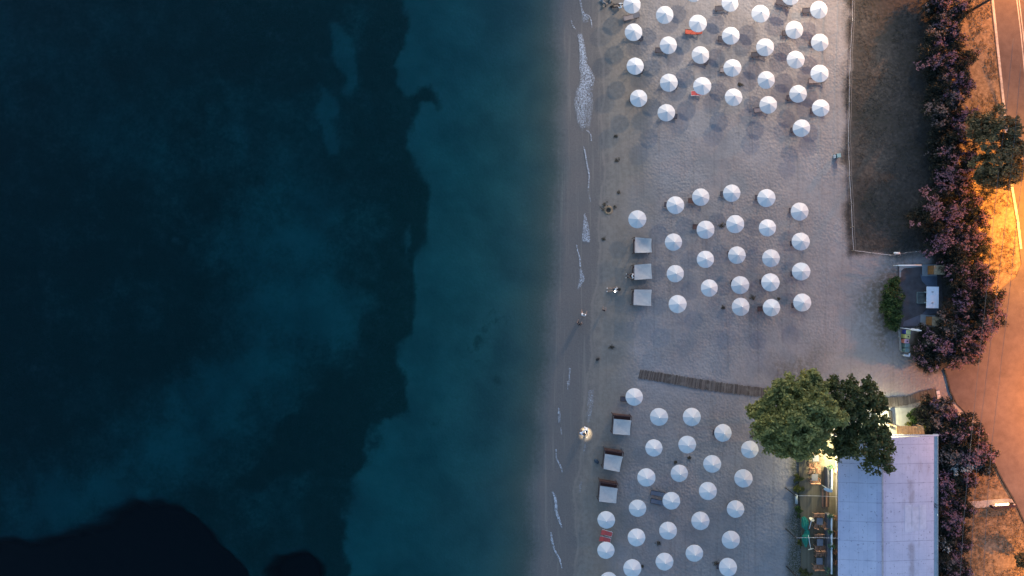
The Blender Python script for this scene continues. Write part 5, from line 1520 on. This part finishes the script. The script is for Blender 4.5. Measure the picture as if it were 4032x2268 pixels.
def person(px, py, rz, label, J, shirt, legs, hair, long_hair=False, shoes=None, s=1.0, sleeves=True, dz=1.0, bare_legs=False, group=None):
    """J: joint name -> (x, y, z), facing +x; standing or seated pose"""
    g = G(px, py, dz); t = thing('person', label, 'person', g, R(rz), group); t.scale = (s, s, s)
    V = {k: Vector(v) for k, v in J.items()}
    names = []; jo = []; bo = []
    def add(n, p, r, r2=None):
        names.append(n); jo.append((p.x, p.y, p.z, r, r2 or r)); return len(jo)-1
    hip = add('hip', V['hip'], .115, .15)
    wst = add('waist', V['hip'].lerp(V['chest'], .45), .10, .13)
    che = add('chest', V['chest'], .115, .165)
    nek = add('neck', V['chest'].lerp(V['head'], .52), .052)
    hd0 = add('jaw', V['chest'].lerp(V['head'], .80), .072, .066)
    hd1 = add('crown', V['head'] + (V['head']-V['chest']).normalized()*.07, .088, .078)
    bo += [(hip,wst),(wst,che),(che,nek),(nek,hd0),(hd0,hd1)]
    for sd in ('l', 'r'):
        sh = add('sh'+sd, V['sh'+sd], .062); el = add('el'+sd, V['el'+sd], .043); wr = add('wr'+sd, V['wr'+sd], .028)
        d = (V['wr'+sd]-V['el'+sd]).normalized()
        pm = add('palm'+sd, V['wr'+sd]+d*.055, .034, .018)
        bo += [(che,sh),(sh,el),(el,wr),(wr,pm)]
        side = d.cross(Vector((0,0,1)))
        if side.length < .1: side = Vector((0,1,0))
        side.normalize(); crl = side.cross(d).normalized()
        if crl.z > 0: crl = -crl
        k1 = pm
        for fi, (o_, ln) in enumerate(((-.027,.070),(-.009,.082),(.009,.077),(.027,.058))):
            a = V['wr'+sd]+d*.09+side*o_; b_ = a+d*ln*.55+crl*.006; c = b_+d*ln*.4+crl*.022
            ia = add('f', a, .0095); ib = add('f', b_, .0085); ic = add('f', c, .007)
            bo += [(pm,ia),(ia,ib),(ib,ic)]
        a = V['wr'+sd]+d*.035+side*(-.040 if sd == 'l' else .040); b_ = a+d*.045+side*(-.018 if sd == 'l' else .018)+crl*.012
        ia = add('t', a, .011); ib = add('t', b_, .009); bo += [(wr,ia),(ia,ib)]
        hj = add('hj'+sd, V['hip'].lerp(V['kn'+sd], .16) + Vector((0, .085 if sd == 'l' else -.085, 0)), .092)
        kn = add('kn'+sd, V['kn'+sd], .060); an = add('an'+sd, V['an'+sd], .042)
        to = add('to'+sd, V['to'+sd], .038, .042)
        mid = add('cf'+sd, V['kn'+sd].lerp(V['an'+sd], .3), .058)
        bo += [(hip,hj),(hj,kn),(kn,mid),(mid,an),(an,to)]
    me = skin_mesh('person_body', jo, bo, [M_SKIN, M_EYE, M_LIP])
    # face: nose, ears, eyes, mouth joined to the body mesh
    ax = (V['head']-V['chest']).normalized(); fw = Vector(J.get('face', (1,0,0))).normalized(); fw = (fw-ax*fw.dot(ax)).normalized(); sx = ax.cross(fw)
    fb = MB(); hc = V['head']
    fb.ball(hc+fw*.088-ax*.012, (.016,.013,.022), 8, 5, 0)
    for q in (-1, 1):
        fb.ball(hc+fw*.074+sx*q*.030+ax*.012, .010, 8, 5, 1); fb.ball(hc+sx*q*.080-ax*.008, (.018,.012,.028), 8, 5, 0)
    fb.ball(hc+fw*.074-ax*.050, (.010,.022,.007), 8, 4, 2)
    bmx = bmesh.new(); bmx.from_mesh(me); tmp = fb.mesh('tmp', [M_SKIN, M_EYE, M_LIP]); bmx.from_mesh(tmp); bmx.to_mesh(me); bmx.free(); bpy.data.meshes.remove(tmp)
    link('body', me, t)
    # shirt
    sj = [(*V['hip'],.128,.165),(*V['hip'].lerp(V['chest'],.45),.118,.15),(*V['chest'],.132,.182)]; sb = [(0,1),(1,2)]
    sj.append((*(V['chest'].lerp(V['head'],.30)),.075,.09)); sb.append((2,3))
    for sd in ('l','r'):
        i = len(sj); sj.append((*V['sh'+sd],.080)); e = V['sh'+sd].lerp(V['el'+sd], 1.0 if sleeves == 'long' else .62)
        sj.append((*e,.062)); sb += [(2,i),(i,i+1)]
        if sleeves == 'long':
            sj.append((*V['el'+sd].lerp(V['wr'+sd],.9),.046)); sb.append((i+1,i+2))
    link('shirt', skin_mesh('shirt', sj, sb, shirt), t)
    lj = [(*V['hip'],.134,.17)]; lb = []
    for sd in ('l','r'):
        i = len(lj); h = V['hip'].lerp(V['kn'+sd],.16)+Vector((0,.085 if sd=='l' else -.085,0))
        lj.append((*h,.108)); lb.append((0,i))
        if bare_legs: lj.append((*h.lerp(V['kn'+sd],.8),.092)); lb.append((i,i+1))
        else:
            lj += [(*V['kn'+sd],.076),(*V['kn'+sd].lerp(V['an'+sd],.92),.062)]; lb += [(i,i+1),(i+1,i+2)]
    link('shorts' if bare_legs else 'trousers', skin_mesh('trousers', lj, lb, legs), t)
    if shoes:
        for sd in ('l','r'):
            a, b_ = V['an'+sd], V['to'+sd]; d = (b_-a).normalized()
            link('shoe', skin_mesh('shoe', [(*(a-d*.05),.048),(*a.lerp(b_,.5),.056,.054),(*(b_+d*.05),.045,.05)], [(0,1),(1,2)], shoes), t)
    hb = MB(); hb.ball(hc+ax*.035-fw*.022, (.106,.104,.098), 14, 9, 0, noise=.12, seed=len(label))
    if long_hair:
        hb.ball(hc-fw*.085-ax*.06, (.09,.12,.16), 12, 8, 0, noise=.2, seed=3)
    hb.build('hair', hair, t)
    return t, V

def stand(armL=(.12,.30,1.10), armR=(.12,-.30,1.10), wL=(.25,.26,.88), wR=(.25,-.26,.88), step=.12, lean=0.0, face=(1,0,-.15)):
    return dict(hip=(0,0,.93), chest=(.02+lean,0,1.33), head=(.06+lean*1.6,0,1.60), shl=(.02+lean,.19,1.38), shr=(.02+lean,-.19,1.38), ell=armL, elr=armR, wrl=wL, wrr=wR,
      knl=(.06+step*.6,.10,.50), knr=(.05-step*.3,-.10,.50), anl=(step,.10,.09), anr=(-step,-.10,.09), tol=(step+.17,.11,.045), tor=(-step+.17,-.11,.045), face=face)
def sit(lean=-.12, spread=.16, hip=.12, armL=None, armR=None, reach=.55, knee=.22, legl=.92):
    return dict(hip=(0,0,hip+.02), chest=(lean,0,hip+.44), head=(lean+.05,0,hip+.71), shl=(lean,.19,hip+.48), shr=(lean,-.19,hip+.48),
      ell=armL or (lean+.18,.30,hip+.28), elr=armR or (lean+.18,-.30,hip+.28), wrl=(lean+reach*.8,.16,hip+.30), wrr=(lean+reach*.8,-.16,hip+.30),
      knl=(.45,spread,hip+knee), knr=(.45,-spread,hip+knee), anl=(legl,spread+.03,.08), anr=(legl-.04,-spread-.02,.08), tol=(legl+.07,spread+.05,.22), tor=(legl+.03,-spread-.04,.22), face=(1,0,-.3))
fwdL, fwdR = dict(armL=(.16,.24,1.14), wL=(.40,.14,1.08)), dict(armR=(.16,-.24,1.14), wR=(.40,-.14,1.08))
person(2297, 1240, 80, 'person in a white shirt walking at the water edge with both arms held forward', stand(**{**dict(armL=(.20,.30,1.12), wL=(.48,.30,1.05)), **dict(armR=(.18,-.30,1.12), wR=(.44,-.34,1.00))}, step=.28), M_SHIRT, M_SHIRTB, M_HAIR, shoes=None, bare_legs=True)
person(2281, 1276, 80, 'person in dark clothes standing at the water edge below the white shirted walker', stand(armL=(.14,.30,1.10), wL=(.42,.22,1.02), step=.2), M_DARKTOP, M_DARKTOP, M_HAIR, shoes=M_SHOED)
person(2378, 1222, 70, 'small child in dark clothes with bare arms reaching forward on the brown sand', stand(armL=(.22,.28,1.20), wL=(.48,.30,1.22), armR=(.22,-.28,1.20), wR=(.46,-.16,1.2), step=.12), M_BROWNCLOTH, M_DARKTOP, M_HAIR, s=.72, bare_legs=True, dz=.8)
t, V = person(2422, 1140, 182, 'person with long black hair sitting on the sand with a lit phone', sit(lean=-.22, reach=.62, hip=.10), M_SHIRT, M_SHORTS, M_HAIR, True, M_SHOE, bare_legs=True, dz=.4)
MB().ball((-.52,.02,.34), (.20,.19,.16), 12, 8, noise=.2).build('hair', M_HAIR, t)
def phone(p, label, strength, rx=0.0):
    o = thing('mobile_phone', label, 'phone', p)
    MB().box((0,0,0), (.085,.165,.012)).build('case', M_BLACK, o)
    MB().box((0,0,.009), (.076,.15,.004)).build('screen', emit('phone_screen', (1.0,.86,.62), strength), o)
    return o
gp = G(2421.5, 1148, .6)
phone(gp + Vector((0,0,.44)), 'brightly lit phone held by the person sitting on the sand', 22)
person(2489, 1087, 178, 'person in a white shirt and white trainers seated at the edge of the middle daybed', sit(lean=-.10, hip=.34, spread=.20, knee=.16, legl=.62), M_SHIRT, M_DARKTOP, M_HAIRB, False, M_SHOE, dz=.5)
person(2444, 24, 170, 'person in white and dark clothes seated half under the topmost parasol nearest the sea', sit(lean=-.12, hip=.2, spread=.18), M_SHIRT, M_DARKTOP, M_HAIR, False, M_SHOED, dz=.4, sleeves='long')
a, Va = person(2285, 1704, -5, 'person in a pale shirt bending over, left of the two lit by a phone torch', stand(lean=.20, armL=(.34,.24,1.10), wL=(.56,.12,1.02), armR=(.34,-.24,1.10), wR=(.56,-.10,.98), step=.1, face=(1,0,-.9)), M_SHIRTB, M_SHORTS, M_HAIRB, shoes=M_SHOED, bare_legs=True, sleeves='long')
person(2308, 1688, -100, 'person in a white shirt, right of the two lit by a phone torch', stand(lean=.14, armL=(.30,.26,1.12), wL=(.54,.22,1.05), armR=(.30,-.24,1.10), wR=(.56,-.06,1.08), step=.1, face=(1,0,-.8)), M_SHIRT, M_SHIRT, M_HAIR, True, shoes=M_SHOED, sleeves='long')
gp = G(2305, 1700, 1.1)
ph = phone(gp + Vector((0,0,1.16)), 'phone with its torch on, held out between two people at the water edge', 2.0)
lamp('phone_torch', 'SPOT', gp + Vector((0.05,-.06,1.12)), 170, (1,.80,.50), .03, aim=gp + Vector((.12,-.38,0)), spot=R(78))

# ------------------------------------------------------------------ lit lamps of the place
SOD = (1.0, .37, .02)
def at_px(px, py, z): return (*W(px, py, .5), z)      # ground position in photo pixels, height z
lamp('roadside_lamp', 'SPOT', at_px(4090, 850, 9.2), 16500, SOD, .2, aim=at_px(4085, 830, 0), spot=R(150))
lamp('roadside_lamp', 'SPOT', at_px(4110, -420, 8.5), 40000, (1.0,.33,.03), .2, aim=at_px(4050, -300, 0), spot=R(150))
lamp('roadside_lamp', 'SPOT', at_px(4330, 1560, 8.5), 27000, (1.0,.33,.06), .2, aim=at_px(4230, 1560, 0), spot=R(156))
lamp('roadside_lamp', 'SPOT', at_px(4240, 2345, 7.0), 9500, (1.0,.37,.05), .2, aim=at_px(4200, 2320, 0), spot=R(140))
lamp('floodlight', 'SPOT', (44.0, 60.7, 33.0), 33000, (1,.79,.56), .8, aim=(27, 25, 0), spot=R(58))
lamp('floodlight', 'SPOT', (43.4, 60.2, 20.5), 29000, (1,.79,.56), .6, aim=(27, 25, 0), spot=R(58))
lamp('floodlight', 'SPOT', (31.0, 62.0, 11.8), 8000, (1,.90,.82), .12, aim=(26, 22, 0), spot=R(60))
BAR = (1.0,.92,.58)
lamp('bar_lamp', 'POINT', at_px(3262, 1770, 2.7), 1000, (1.0,.86,.50), .12)
lamp('bar_lamp', 'POINT', at_px(3446, 1655, 2.4), 700, BAR, .12)
lamp('bar_lamp', 'POINT', at_px(3280, 1838, 2.5), 450, (1.0,.88,.55), .10)
